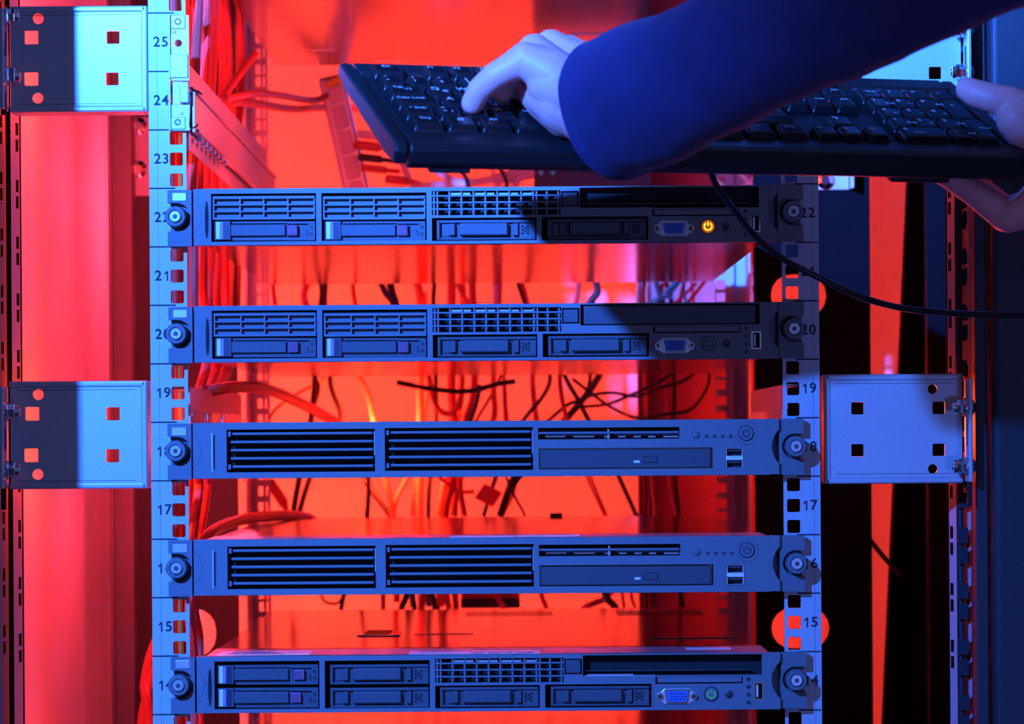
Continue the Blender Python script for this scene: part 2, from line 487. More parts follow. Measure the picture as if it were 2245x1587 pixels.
bracket('upper left zinc bracket, half in shade, beside number 25', -1, 323, 18, 12, 247,
        [(84, 41, 24, 'o'), (69, 82, 30, 's'), (69, 173, 30, 's'), (83, 215, 24, 'o'), (248, 82, 28, 's'), (246, 173, 28, 's')], [(24, 36), (24, 166)])
bracket('lower left zinc bracket, half in shade, beside number 18', -1, 323, 18, 834, 1073,
        [(84, 865, 24, 'o'), (71, 907, 30, 's'), (69, 998, 30, 's'), (83, 1040, 24, 'o'), (248, 907, 29, 's'), (247, 999, 29, 's')], [(24, 902), (24, 1031)])
bracket('zinc bracket right of number 18 with two chrome nuts', 1, 1806, 2116, 821, 1059,
        [(2044, 853, 21, 'o'), (1880, 895, 27, 's'), (2058, 894, 27, 's'), (1880, 987, 27, 's'), (2058, 986, 27, 's'), (2045, 1028, 21, 'o')], [(2104, 893), (2104, 1022)])
bracket('zinc bracket behind the keyboard\'s far right corner, beside the thumb', 1, 1804, 2113, -8, 232,
        [(2042, 25, 21, 'o'), (1876, 66, 27, 's'), (2051, 66, 27, 's'), (1876, 160, 27, 's'), (2050, 160, 27, 's'), (2042, 203, 21, 'o')], [(2098, 66), (2098, 158)])

# smaller brackets at the rear, one each side
def small_bracket(label, px0, px1, py0, py1, y, bolts):
    a, b = W(px0, py0, y), W(px1, py1, y)
    t = thing('rear_bracket', ((a.x + b.x) / 2, y, b.z), label, 'bracket')
    MB().box(a.x, b.x, y, y + .003, b.z, a.z).build('plate', M['rear_rail'], t, bevel=0.001)
    MB().box(b.x if px0 > 900 else a.x, (b.x if px0 > 900 else a.x) + .003, y - .02, y, b.z, a.z).build('flange', M['rear_rail'], t, bevel=0.001)
    for (bx, by) in bolts:
        c = W(bx, by, y)
        MB().lathe((c.x, y, c.z), (0, -1, 0), [(0, .008), (.003, .008), (.006, .004)], 18).build('bolt', M['chrome'], t, smooth=True)
small_bracket('pale rear bracket seen left of number 23', 291, 345, 255, 430, 0.546, [(304, 277), (304, 372)])
small_bracket('pale rear bracket under the keyboard, right of the right upright', 1790, 1862, 330, 416, 0.5475, [(1808, 396)])

# ------------------------------------------------------------------ cabinet sides
def slotted_post(label, strips, tube_px, y, shear, name='cabinet_post'):
    t = thing(name, (W((strips[0][0] + strips[-1][1]) / 2, 955, y).x, y, FLOOR), label, 'cabinet post')
    for (a, b, s0, s1, py0) in strips:
        xa, xb = W(a, 955, y).x, W(b, 955, y).x
        h = []
        for k in range(-7, 12):
            for dd in (0, 36):
                zc = W(a, py0 + k * 124.5 + dd, y).z
                zd = W(a, py0 + k * 124.5 + dd + 27, y).z
                h.append((W(s0, 955, y).x, W(s1, 955, y).x, zd, zc))
        q = MB().plate(xa, xb, FLOOR, 0.75, h, y, y + 0.0015)
        for p in q.v: p.y += (p.x - (xa + xb) / 2) * shear
        q.build('slotted_strip', M['post'], t)
        q = MB().box(xa + .0003, xb - .0003, y + 0.012, y + 0.0135, FLOOR, 0.75)
        for p in q.v: p.y += (p.x - (xa + xb) / 2) * shear
        q.build('strip_back', M['cabinet_dark'], t)
    if tube_px:
        p = W(tube_px[0], 955, y + tube_px[2])
        MB().lathe((p.x, y + tube_px[2], FLOOR), (0, 0, 1), [(0, tube_px[1]), (1.6, tube_px[1])], 18).build('round_tube', M['cabinet'], t, smooth=True)
    return t
slotted_post('red-lit slotted cabinet post along the left edge', [(-14, 11, 2, 6.5, 2), (30, 43.5, 37.5, 42.5, 20)], None, 0.06, 2.5)
MB_l = MB().box(W(8, 955, .075).x, W(34, 955, .088).x, 0.088, 0.105, FLOOR, 0.75)
o = MB_l.build('post_core', M['cabinet_dark']); tag(o, 'matt black bar between the slotted strips at the left edge', 'cabinet bar')
slotted_post('red-lit slotted cabinet post with round tube, near the right edge', [(2082, 2094, 2083, 2088.5, 33), (2114, 2126, 2117, 2123.5, 53)], (2105, 0.0024, -0.004), 0.06, -2.5)
# post core behind the round tube
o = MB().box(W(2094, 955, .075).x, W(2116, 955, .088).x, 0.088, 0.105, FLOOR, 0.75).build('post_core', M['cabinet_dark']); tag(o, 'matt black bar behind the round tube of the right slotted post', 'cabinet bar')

# side plates with oval cable holes
def side_plate(label, px0, px1, y, ovals, matl):
    xa, xb = W(px0, 955, y).x, W(px1, 955, y).x
    hs = []
    for (a, b, c, d, r) in ovals:
        p, q = W(a, c, y), W(b, d, y)
        hs.append((p.x, q.x, q.z, p.z, r))
    t = thing('side_plate', ((xa + xb) / 2, y, FLOOR), label, 'cabinet panel')
    MB().plate(xa, xb, FLOOR, 0.75, hs, y, y + 0.003).build('panel', matl, t)
    return t
side_plate('dark sheet panel with oval cable holes behind the left upright', 291, 521, 0.55, [(340, 474, 1335, 1440, .019), (340, 474, 600, 690, .016)], M['left_sheet'])
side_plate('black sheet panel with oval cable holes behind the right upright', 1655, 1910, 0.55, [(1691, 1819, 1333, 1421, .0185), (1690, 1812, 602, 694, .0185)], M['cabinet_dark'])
# pale side panel closing the cabinet at the left
xs_ = W(44, 955, .085).x - .004
t = thing('cabinet_wall', (xs_, .55, FLOOR), 'large pale cabinet side panel glowing pink left of the rack', 'cabinet panel')
MB().box(xs_ - .003, xs_, .11, 1.30, FLOOR, .75).build('sheet', M['side_white'], t)
MB().box(xs_ - .003, xs_ + .006, 1.30, 1.31, FLOOR, .75).build('return', M['side_white'], t)
# vertical post, left of the dark panel
t = thing('cabinet_upright', (W(268, 955, .5).x, .5, FLOOR), 'dark red-lit vertical profile left of the number column', 'cabinet post')
MB().box(W(244, 955, .5).x, W(292, 955, .5).x, .5, .53, FLOOR, .75).build('profile', M['side'], t, bevel=.002)
MB().box(W(244, 955, .5).x, W(251, 955, .5).x, .488, .5, FLOOR, .75).build('lip', M['side'], t, bevel=.001)
# panels of the right hand side
t = thing('leaning_panel', (W(2030, 955, .7).x, .7, FLOOR), 'dark cabinet panel leaning beside the narrow red wall strip, right', 'cabinet panel')
def P2(px, py, y):
    w = W(px, py, y); return (w.x, w.z)
bt = W(0, 955, .7)
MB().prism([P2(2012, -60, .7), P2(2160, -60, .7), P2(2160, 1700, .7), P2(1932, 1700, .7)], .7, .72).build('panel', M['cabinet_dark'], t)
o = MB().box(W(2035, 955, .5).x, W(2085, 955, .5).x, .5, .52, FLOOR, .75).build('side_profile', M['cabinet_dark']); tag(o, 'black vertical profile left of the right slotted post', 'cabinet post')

# open cabinet doors: right one faces the camera, left one is just out of view and shades the brackets
t = thing('door_1', (W(2240, 955, -.01).x, -.01, FLOOR), 'black powder-coated cabinet door along the right edge', 'door'); t['kind'] = 'structure'
xa = W(2150, 955, -.01).x
MB().box(xa + .009, xa + .30, -.012, .018, FLOOR + .05, .75).build('door_panel', M['cabinet'], t, bevel=.0055, seg=5)
MB().box(xa - .002, xa + .0072, .004, .03, FLOOR + .05, .75).build('door_edge', M['cabinet'], t, bevel=.001)
hb = MB()
for k in range(26):
    z = -.62 + k * .0432
    hb.box(xa - .010, xa - .002, .05, .052, z, z + .012).box(xa - .010, xa - .002, .05, .052, z + .016, z + .028)
hb.build('perforation', M['cabinet'], t)
t = thing('door_2', (-.41, -.1, FLOOR), 'open cabinet door at the left, outside the frame', 'door'); t['kind'] = 'structure'
A, B = Vector((-.432, -.02)), Vector((-.4015, -.23))
n = (B - A).normalized(); nn = Vector((-n.y, n.x)) * .012
pl = MB()
p = [(A.x, A.y), (B.x, B.y), (B.x - abs(nn.x), B.y - abs(nn.y) * .2), (A.x - abs(nn.x), A.y - abs(nn.y) * .2)]
vs = [(q[0], q[1], FLOOR + .05) for q in p] + [(q[0], q[1], .75) for q in p]
pl.add(vs, [(3, 2, 1, 0), (4, 5, 6, 7), (0, 1, 5, 4), (1, 2, 6, 5), (2, 3, 7, 6), (3, 0, 4, 7)])
pl.build('door_panel', M['cabinet'], t)

# added roof and right-hand wall, unseen, keeping world light off the back wall
t = thing('light_block_roof', (.05, .7, .75), 'added black roof sheet above the frame, unseen, blocking world light', 'cabinet panel')
MB().box(-.41, .53, .0, 1.45, .75, .755).build('sheet', M['cabinet_dark'], t)
t = thing('cabinet_wall', (.53, .7, FLOOR), 'added black wall sheet at the far right, unseen, blocking world light', 'cabinet panel')
MB().box(.527, .53, .11, 1.45, FLOOR, .75).build('sheet', M['cabinet_dark'], t)
# dull rear panel right of the cables
t = thing('back_sheet', (W(1490, 955, .99).x, .99, FLOOR), 'dull dark-red rear panel behind the servers\' right ends', 'cabinet panel')
MB().box(W(1402, 955, .99).x, W(1665, 955, .99).x, .99, .993, FLOOR, .75).build('panel', M['rear_sheet'], t)
for q in (1398, 1408, 1418):
    MB().box(W(q, 955, .985).x, W(q + 4, 955, .985).x, .98, .99, FLOOR, .75).build('bead', M['rear_sheet'], t, bevel=.001)

# ------------------------------------------------------------------ servers
YF = -0.0135
FF = (DIST + YF) / DIST
def srv_coords(n, vref_top, vref_mid):
    v0 = utop(n) + 2.5
    def fx(px): return ((px - CX) - vref_mid * TH) / S * FF
    def fz(px, py):
        v = (py - CY) + (px - CX) * TH - vref_top
        return -(v0 + v) / S * FF
    return fx, fz, v0

def power_icon(mb, c, r, y):
    mb.ring(c, r * .62, r, y - .0003, y, 24, PI * .5 + .55, PI * 2.5 - .55)
    mb.box(c[0] - r * .16, c[0] + r * .16, y - .0003, y, c[1] + r * .1, c[1] + r * 1.05)

def thumbscrew(t, c, y):
    kn = MB()
    seg = 44; pts = []
    for i in range(seg):
        a = 2 * PI * i / seg
        r = 0.0083 if i % 2 else 0.0079
        pts.append((c[0] + r * math.cos(a), c[1] + r * math.sin(a)))
    kn.prism(pts, y - .004, y + .006)
    k = kn.build('thumbscrew', M['ear'], t)
    MB().lathe((c[0], y - .004, c[1]), (0, -1, 0), [(0, .0081), (.0052, .0079), (.0062, .0073), (.0063, .0053), (.0050, .0051)], 32).build('knob_cap', M['ear'], k, smooth=True)
    MB().lathe((c[0], y - .004, c[1]), (0, -1, 0), [(0, .0044), (.0066, .0044), (.0072, .0038)], 28).build('screw_head', M['silver'], k, smooth=True)
    st = []
    for i in range(12):
        a = 2 * PI * i / 12 + .2
        r = .0024 if i % 2 else .0013
        st.append((c[0] + r * math.cos(a), c[1] + r * math.sin(a)))
    MB().prism(st, y - .0115, y - .0111).build('star_recess', M['grey_mark'], k)

def ear_c(x0, x1, z0, z1, c, r, side):
    """ear block with a bay for the thumbscrew, open to the outer side (side -1 = left)"""
    xo = x0 if side < 0 else x1
    xi = x1 if side < 0 else x0
    arc = [(xo, c[1] + r)]
    for i in range(15):
        a = PI / 2 + PI * i / 14                  # measured from the outer direction
        arc.append((c[0] + side * r * math.cos(a), c[1] + r * math.sin(a)))
    arc.append((xo, c[1] - r))
    return [(xo, z1)] + arc + [(xo, z0), (xi, z0), (xi, z1)]

def common_ears(t, fx, fz, L, R, lk, rk, win, y=YF):
    # left ear
    x0, x1 = fx(L[0]), fx(L[1]); z1, z0 = fz(L[0], L[2]), fz(L[0], L[3])
    c = (fx(lk[0]), fz(*lk))
    e = MB().box(x0 + .0015, x1, -.004, -.0005, z0 + .001, z1 - .001).build('ear_plate', M['ear'], t)
    MB().prism(ear_c(x0, x1 - .0006, z0, z1, c, .0108, -1), y + .001, -.004).build('ear_cover', M['ear'], t)
    w = MB().box(fx(win[0]), fx(win[1]), y + .0003, y + .002, fz(win[0], win[2]), fz(win[0], win[3])).build('ear_window', M['silver'], t, bevel=.0005)
    thumbscrew(t, c, y + .002)
    # right ear
    x0, x1 = fx(R[0]), fx(R[1]); z1, z0 = fz(R[1], R[2]), fz(R[1], R[3])
    c = (fx(rk[0]), fz(*rk))
    MB().box(x0 - .0095, x0 + .001, -.0028, -.0012, z0 + .001, z1 - .001).build('ear_web', M['ear'], t)
    MB().box(x0, x1 - .0015, -.004, -.0005, z0 + .001, z1 - .001).build('ear_plate', M['ear'], t)
    MB().prism(ear_c(x0, x1, z0, z1, c, .0098, 1), y + .0035, -.004).build('ear_cover', M['ear'], t)
    thumbscrew(t, c, y + .003)

def end_cap(fx, fz, xl, xr, top, bot, c, r):
    """bezel end with a concave finger bay around the right thumbscrew"""
    pts = [(fx(xl), fz(xl, top)), (fx(xr), fz(xr, top))]
    cx, cz = fx(c[0]), fz(*c)
    X = fx(xr)
    dz = math.sqrt(max(r * r - (cx - X) ** 2, 1e-9))
    a0 = math.atan2(dz, X - cx)
    for i in range(17):
        a = a0 + (2 * PI - 2 * a0) * i / 16
        pts.append((cx + r * math.cos(a), cz + r * math.sin(a)))
    pts += [(fx(xr), fz(xr, bot)), (fx(xl), fz(xl, bot))]
    return pts

def chassis(t, n, fx, v0, deep=0.70, labels=()):
    x0, x1 = UX(447, 0, 0), UX(1683, 0, 0)
    z1, z0 = -(v0 + 1.5) / S, -(v0 + 120) / S
    MB().box(x0, x1, -.001, deep, z0, z1).build('chassis', M['chassis'], t, bevel=.0008)
    MB().box(x0 - .0003, x1 + .0003, -.002, .10, z1, z1 + .0006).build('lid_front', M['lip'], t)
    return x0, x1, z0, z1

def drive_tray(t, fx, fz, ox, oy, x0=468, kind=0):
    """hot-swap drive carrier; ox, oy pixel offset from the first bay of unit 22"""
    X = lambda p: fx(p + ox)
    Z = lambda p, q: fz(p + ox, q + oy)
    y = YF + .0012
    d = MB().box(X(468), X(690), y + .004, y + .05, Z(468, 527), Z(468, 484)).build('drive_tray', M['tray'], t, bevel=.0005)
    MB().box(X(471), X(505), y + .0005, y + .006, Z(471, 526), Z(471, 484)).build('lever_end', M['tray'], d, bevel=.0005)
    for (a, b, m) in ((473, 481, 'label_light'), (481, 488, 'label_purple'), (488, 500, 'label_dark')):
        MB().box(X(a), X(b), y + .0002, y + .001, Z(473, 523.5), Z(473, 486.5)).build('label_stripe', M[m], d)
    MB().box(X(505), X(625), y + .0008, y + .006, Z(505, 517.5), Z(505, 492)).build('lever', M['tray'], d, bevel=.0006)
    MB().box(X(509), X(628), y + .002, y + .006, Z(509, 489.5), Z(509, 485)).build('upper_rib', M['tray'], d)
    MB().box(X(509), X(628), y + .002, y + .006, Z(509, 527), Z(509, 523)).build('lower_rib', M['tray'], d)
    MB().box(X(628), X(690), y + .0015, y + .006, Z(628, 490.5), Z(628, 484.5)).build('frame_rib', M['tray'], d, bevel=.0003)
    MB().box(X(628), X(690), y + .0015, y + .006, Z(628, 527), Z(628, 519.5)).build('frame_rib', M['tray'], d, bevel=.0003)
    MB().box(X(675), X(690), y + .0015, y + .006, Z(675, 520), Z(675, 490)).build('frame_rib', M['tray'], d)
    lx = 628 if kind == 0 else 636
    MB().box(X(lx), X(lx + 24), y - .0006, y + .006, Z(628, 517), Z(628, 492.5)).build('latch', M['latch'], d, bevel=.0009, seg=3)
    for (lpx, lpy) in ((682, 497), (682, 512)):
        c = (X(lpx), Z(lpx, lpy))
        MB().ring(c, .0006, .0013, y + .0011, y + .0016, 14).build('led', M['black'], d)
    for (lpx, lpy) in ((672, 506), (672, 513)):
        MB().cyl((X(lpx), y + .0012, Z(lpx, lpy)), (0, -1, 0), .0008, .0004, 10).build('led', M['black'], d)
    return d

def handle_blank(t, fx, fz, ox, oy):
    """blank carrier with a raised grip; pixel offsets from bay 3 of unit 22"""
    X = lambda p: fx(p + ox)
    Z = lambda p, q: fz(p + ox, q + oy)
    y = YF + .0018
    d = MB().box(X(957), X(1174), y + .004, y + .05, Z(957, 526), Z(957, 482)).build('drive_blank', M['tray'], t, bevel=.0005)
    MB().box(X(957), X(1174), y + .0005, y + .0045, Z(957, 489), Z(957, 482)).build('upper_rim', M['tray'], d, bevel=.0006)
    MB().box(X(957), X(1174), y + .0005, y + .0045, Z(957, 526), Z(957, 521)).build('lower_rim', M['tray'], d, bevel=.0006)
    MB().box(X(957), X(964), y + .0002, y + .0045, Z(957, 526), Z(957, 482)).build('side_rim', M['tray'], d, bevel=.0006)
    MB().box(X(969), X(984), y + .0028, y + .0045, Z(969, 517), Z(969, 490)).build('grip_floor', M['tray'], d)
    MB().box(X(984), X(997), y - .0002, y + .0045, Z(984, 516), Z(984, 490)).build('grip_tab', M['tray'], d, bevel=.0005)
    MB().box(X(1007), X(1113), y - .0018, y + .0045, Z(1007, 516), Z(1007, 489)).build('grip', M['tray'], d, bevel=.001, seg=3)
    MB().box(X(1124), X(1136), y - .0006, y + .0045, Z(1124, 516), Z(1124, 489)).build('grip_tab', M['tray'], d, bevel=.0005)
    MB().box(X(1138), X(1173), y + .0018, y + .0045, Z(1138, 521), Z(1138, 489)).build('vent_plate', M['tray'], d)
    for (hx, hy) in ((1145, 496), (1145, 503.5), (1145, 511), (1151, 499.5), (1151, 507), (1157, 496), (1157, 503.5), (1157, 511)):
        MB().cyl((X(hx), y + .0018, Z(hx, hy)), (0, -1, 0), .00095, .0002, 10).build('vent_hole', M['void'], d)
    return d

def vent_blank(t, fx, fz, ox):
    X = lambda p: fx(p + ox)
    Z = lambda p, q: fz(p + ox, q)
    y = YF + .0012
    d = MB().box(X(465), X(691), y + .0052, y + .05, Z(465, 482), Z(465, 427)).build('vent_blank', M['ear'], t)
    for (a, b) in ((430, 436.5), (447, 451), (461.5, 465.5), (476, 482)):
        MB().box(X(466), X(690), y, y + .006, Z(466, b), Z(466, a)).build('louvre', M['bezel'], d, bevel=.0003)
    for q in (466, 524, 576, 629, 687):
        MB().box(X(q), X(q + 3.5), y + .0006, y + .006, Z(q, 480), Z(q, 434)).build('divider', M['bezel'], d)
    return d

def vga_port(t, fx, fz):
    y = YF
    c = (fx(1477), fz(1477, 501))
    k = 1 / S
    pl = []
    sh = [(-45, 0), (-41, 8), (-34, 10), (-27, 17), (27, 17), (34, 10), (41, 8), (45, 0), (41, -9), (33, -12), (27, -17), (-27, -17), (-33, -12), (-41, -9)]
    d = MB().prism([(c[0] + a * k, c[1] + b * k) for a, b in sh], y - .0008, y + .002).build('vga_port', M['silver'], t, bevel=.0003)
    def trap(w, h, kx): return [(c[0] - w * k, c[1] + h * k), (c[0] + w * k, c[1] + h * k), (c[0] + (w - kx) * k, c[1] - h * k), (c[0] - (w - kx) * k, c[1] - h * k)]
    MB().prism(trap(28, 15, 5), y - .0026, y).build('shell', M['chrome'], d, bevel=.0006)
    MB().prism(trap(24.5, 12, 4.5), y - .0029, y).build('connector_face', M['vga'], d, bevel=.0004)
    for row, off in ((6.5, 0), (0, 3), (-6.5, 0)):
        for i in range(5):
            MB().cyl((c[0] + ((i - 2) * 7 + off) * k, y - .0029, c[1] + row * k), (0, -1, 0), .0006, .0002, 8).build('pin_hole', M['void'], d)
    for sx in (-37, 37):
        MB().lathe((c[0] + sx * k, y - .0006, c[1]), (0, -1, 0), [(0, .0026), (.0018, .0026), (.0024, .002)], 6).build('screw_post', M['chrome'], d)
        MB().cyl((c[0] + sx * k, y - .003, c[1]), (0, -1, 0), .0011, .0002, 14).build('screw_hole', M['void'], d)

def server_a(n, label, lit, slot, drives4):
    fx, fz, v0 = srv_coords(n, -545, -485)
    t = thing('rack_server', (0, 0, -(v0 + 122) / S), label, 'server', 'one-unit rack servers')
    y = YF
    x0, x1, z0, z1 = chassis(t, n, fx, v0)
    H = lambda a, b, c, d: (fx(a), fx(b), fz(a, d), fz(a, c))
    holes = [H(463, 693, 425, 530), H(705, 935, 423.5, 528), H(947, 1229, 419, 472), H(947, 1176, 478, 528), H(1188, 1421, 475.5, 526.5),
             H(1231, 1269, 419, 453), H(1271, 1664, 411.5, 457), H(1430, 1621, 459, 474), H(1645, 1667, 470, 509)]
    MB().plate(fx(424), fx(1686), fz(1000, 534.5), fz(1000, 410.5), holes, y, -.002).build('bezel', M['bezel'], t, bevel=.0005)
    MB().prism(end_cap(fx, fz, 1686, 1704, 405.5, 529.5, (1738, 465), .0183), y, -.002).build('bezel_end', M['bezel'], t)
    MB().box(fx(463), fx(1670), -.001, .004, fz(1000, 531), fz(1000, 413)).build('inner_frame', M['void'], t)
    MB().ring((fx(395), fz(395, 476)), .0158, .0161, y - .00012, y, 20, -.9, .9).build('seam', M['grey_mark'], t)
    # release slot
    sx, sz = fx(452), fz(452, 482)
    ov = []
    for i in range(20):
        a = 2 * PI * i / 20
        ov.append((sx + .0028 * math.cos(a), sz + (.0126 if math.sin(a) > 0 else -.0126) + .0028 * math.sin(a)))
    MB().prism(ov, y - .00015, y).build('pull_slot_rim', M['ear'], t)
    ov = []
    for i in range(24):
        a = 2 * PI * i / 24
        ov.append((sx + .0004 + .0014 * math.cos(a), sz + .0142 * math.sin(a)))
    MB().prism(ov, y - .0003, y).build('pull_slot', M['void'], t)
    if drives4:
        for oy in (-1.5 - 47 + 50 - 2, 0):
            pass
        drive_tray(t, fx, fz, 0, -51.5 + 1, kind=1); drive_tray(t, fx, fz, 0, 0)
        handle_blank(t, fx, fz, -241, -50.5 + 1); handle_blank(t, fx, fz, -241, 1.5)
    else:
        for ox in (0, 242):
            vent_blank(t, fx, fz, ox); drive_tray(t, fx, fz, ox, 0)
    handle_blank(t, fx, fz, 0, 0)
    handle_blank(t, fx, fz, 243, -2.2)
    # air grille
    g = MB().box(fx(948), fx(1228), y + .0108, y + .0112, fz(948, 471), fz(948, 420)).build('air_grille', M['void'], t)
    for (a, b) in ((427.5, 431.5), (442, 446), (456.5, 460.5)):
        MB().box(fx(947), fx(1229), y + .0004, y + .002, fz(947, b), fz(947, a)).build('grille_bar', M['bezel'], g, bevel=.0003)
    for q in (949.5, 957, 983, 1009.5, 1036, 1062, 1088, 1114.5, 1140.5, 1167, 1174.5, 1197, 1222):
        MB().box(fx(q), fx(q + 3.8), y + .0012, y + .006, fz(q, 472), fz(q, 419)).build('grille_bar', M['bezel'], g)
    for i, q in enumerate((985, 1038, 1090, 1143)):
        MB().box(fx(q), fx(q + 46 if i < 3 else q + 26), y + .003, y + .005, fz(q, 427), fz(q, 422)).build('shutter', M['silver'], g)
    # square button
    MB().box(fx(1233.5), fx(1266.5), y + .001, y + .008, fz(1233, 451), fz(1233, 421.5)).build('eject_button', M['tray'], t, bevel=.0008)
    # optical slot
    if slot == 'drive':
        d = MB().box(fx(1278), fx(1655), y + .0006, y + .05, fz(1278, 455), fz(1278, 414)).build('optical_drive', M['optical'], t, bevel=.0006)
        MB().box(fx(1507), fx(1541), y + .0001, y + .001, fz(1507, 440.5), fz(1507, 429)).build('eject_button', M['optical'], d, bevel=.0004)
        MB().cyl((fx(1556), y + .0007, fz(1556, 437)), (0, -1, 0), .0006, .0002, 10).build('pin_hole', M['void'], d)
    else:
        d = MB().box(fx(1272), fx(1663), y + .012, y + .0125, fz(1272, 456), fz(1272, 412)).build('empty_drive_bay', M['void'], t)
        MB().box(fx(1276), fx(1640), y + .004, y + .012, fz(1400, 446), fz(1400, 444.6)).build('tray_edge', M['optical'], d)
        MB().box(fx(1274), fx(1430), y + .0005, y + .012, fz(1350, 456.8), fz(1350, 455.4)).build('bay_floor', M['silver'], d)
        MB().box(fx(1432), fx(1660), y + .0005, y + .012, fz(1500, 456.6), fz(1500, 455.2)).build('bay_floor', M['bezel'], d)
        if n == 14:
            MB().box(fx(1280), fx(1382), y + .0002, y + .0125, fz(1330, 457.5), fz(1330, 453.0)).build('bay_tongue', M['silver'], d)
    MB().box(fx(1434), fx(1619), y + .0002, y + .008, fz(1434, 471.5), fz(1434, 459.5)).build('pull_tab', M['bezel'], t, bevel=.0004)
    # control panel
    for (a, b, c, d2) in ((1424.5, 1425.3, 478, 526), (1529, 1529.6, 478, 526)):
        MB().box(fx(a), fx(b), y - .0001, y, fz(a, d2), fz(a, c)).build('seam', M['grey_mark'], t)
    vga_port(t, fx, fz)
    pc = (fx(1552), fz(1552, 496.5))
    b = MB().ring(pc, .0050, .0058, y - .0002, y, 32).build('power_button', M['black'], t)
    MB().lathe((pc[0], y + .001, pc[1]), (0, -1, 0), [(0, .005), (.0019, .005), (.0024, .0045)], 32).build('button_cap', M['amber_dim'] if lit == 'amber' else M['bezel'], b, smooth=True)
    ic = MB(); power_icon(ic, pc, .0035, y - .0013)
    ic.build('power_symbol', M['amber'] if lit == 'amber' else (M['green'] if lit == 'green' else M['grey_mark']), b)
    if lit == 'amber':
        MB().cyl((pc[0], y - .00135, pc[1]), (0, -1, 0), .0021, .0001, 18).build('lens', M['amber_dim'], b)
    MB().lathe((fx(1591), y, fz(1591, 496.5)), (0, -1, 0), [(0, .0030), (.0004, .003), (.0006, .0024), (.0012, .0022), (.0018, .001)], 24).build('select_button', M['led'], t, smooth=True)
    for q in (463, 480.5, 497.5, 514.5):
        l = MB().ring((fx(1634), fz(1634, q)), .0008, .0015, y - .0003, y, 16).build('status_led', M['black'], t)
        MB().cyl((fx(1634), y, fz(1634, q)), (0, -1, 0), .0008, .0003, 12).build('lens', M['led'], l)
    u = MB().plate(fx(1645), fx(1667), fz(1645, 509), fz(1645, 470), [H(1648.5, 1663.5, 473, 506)], y - .0002, y + .006).build('usb_port', M['chrome'], t)
    MB().box(fx(1649), fx(1663), y + .006, y + .0065, fz(1649, 505), fz(1649, 474)).build('socket', M['void'], u)
    MB().box(fx(1651), fx(1655), y + .0005, y + .006, fz(1650, 503), fz(1650, 476)).build('tongue', M['label_light'], u)
    common_ears(t, fx, fz, (367, 421.5, 417, 540), (1706, 1762, 404.5, 528), (386, 476), (1738, 465), (377, 409, 422, 441))
    return t, fx, fz, (x0, x1, z0, z1)

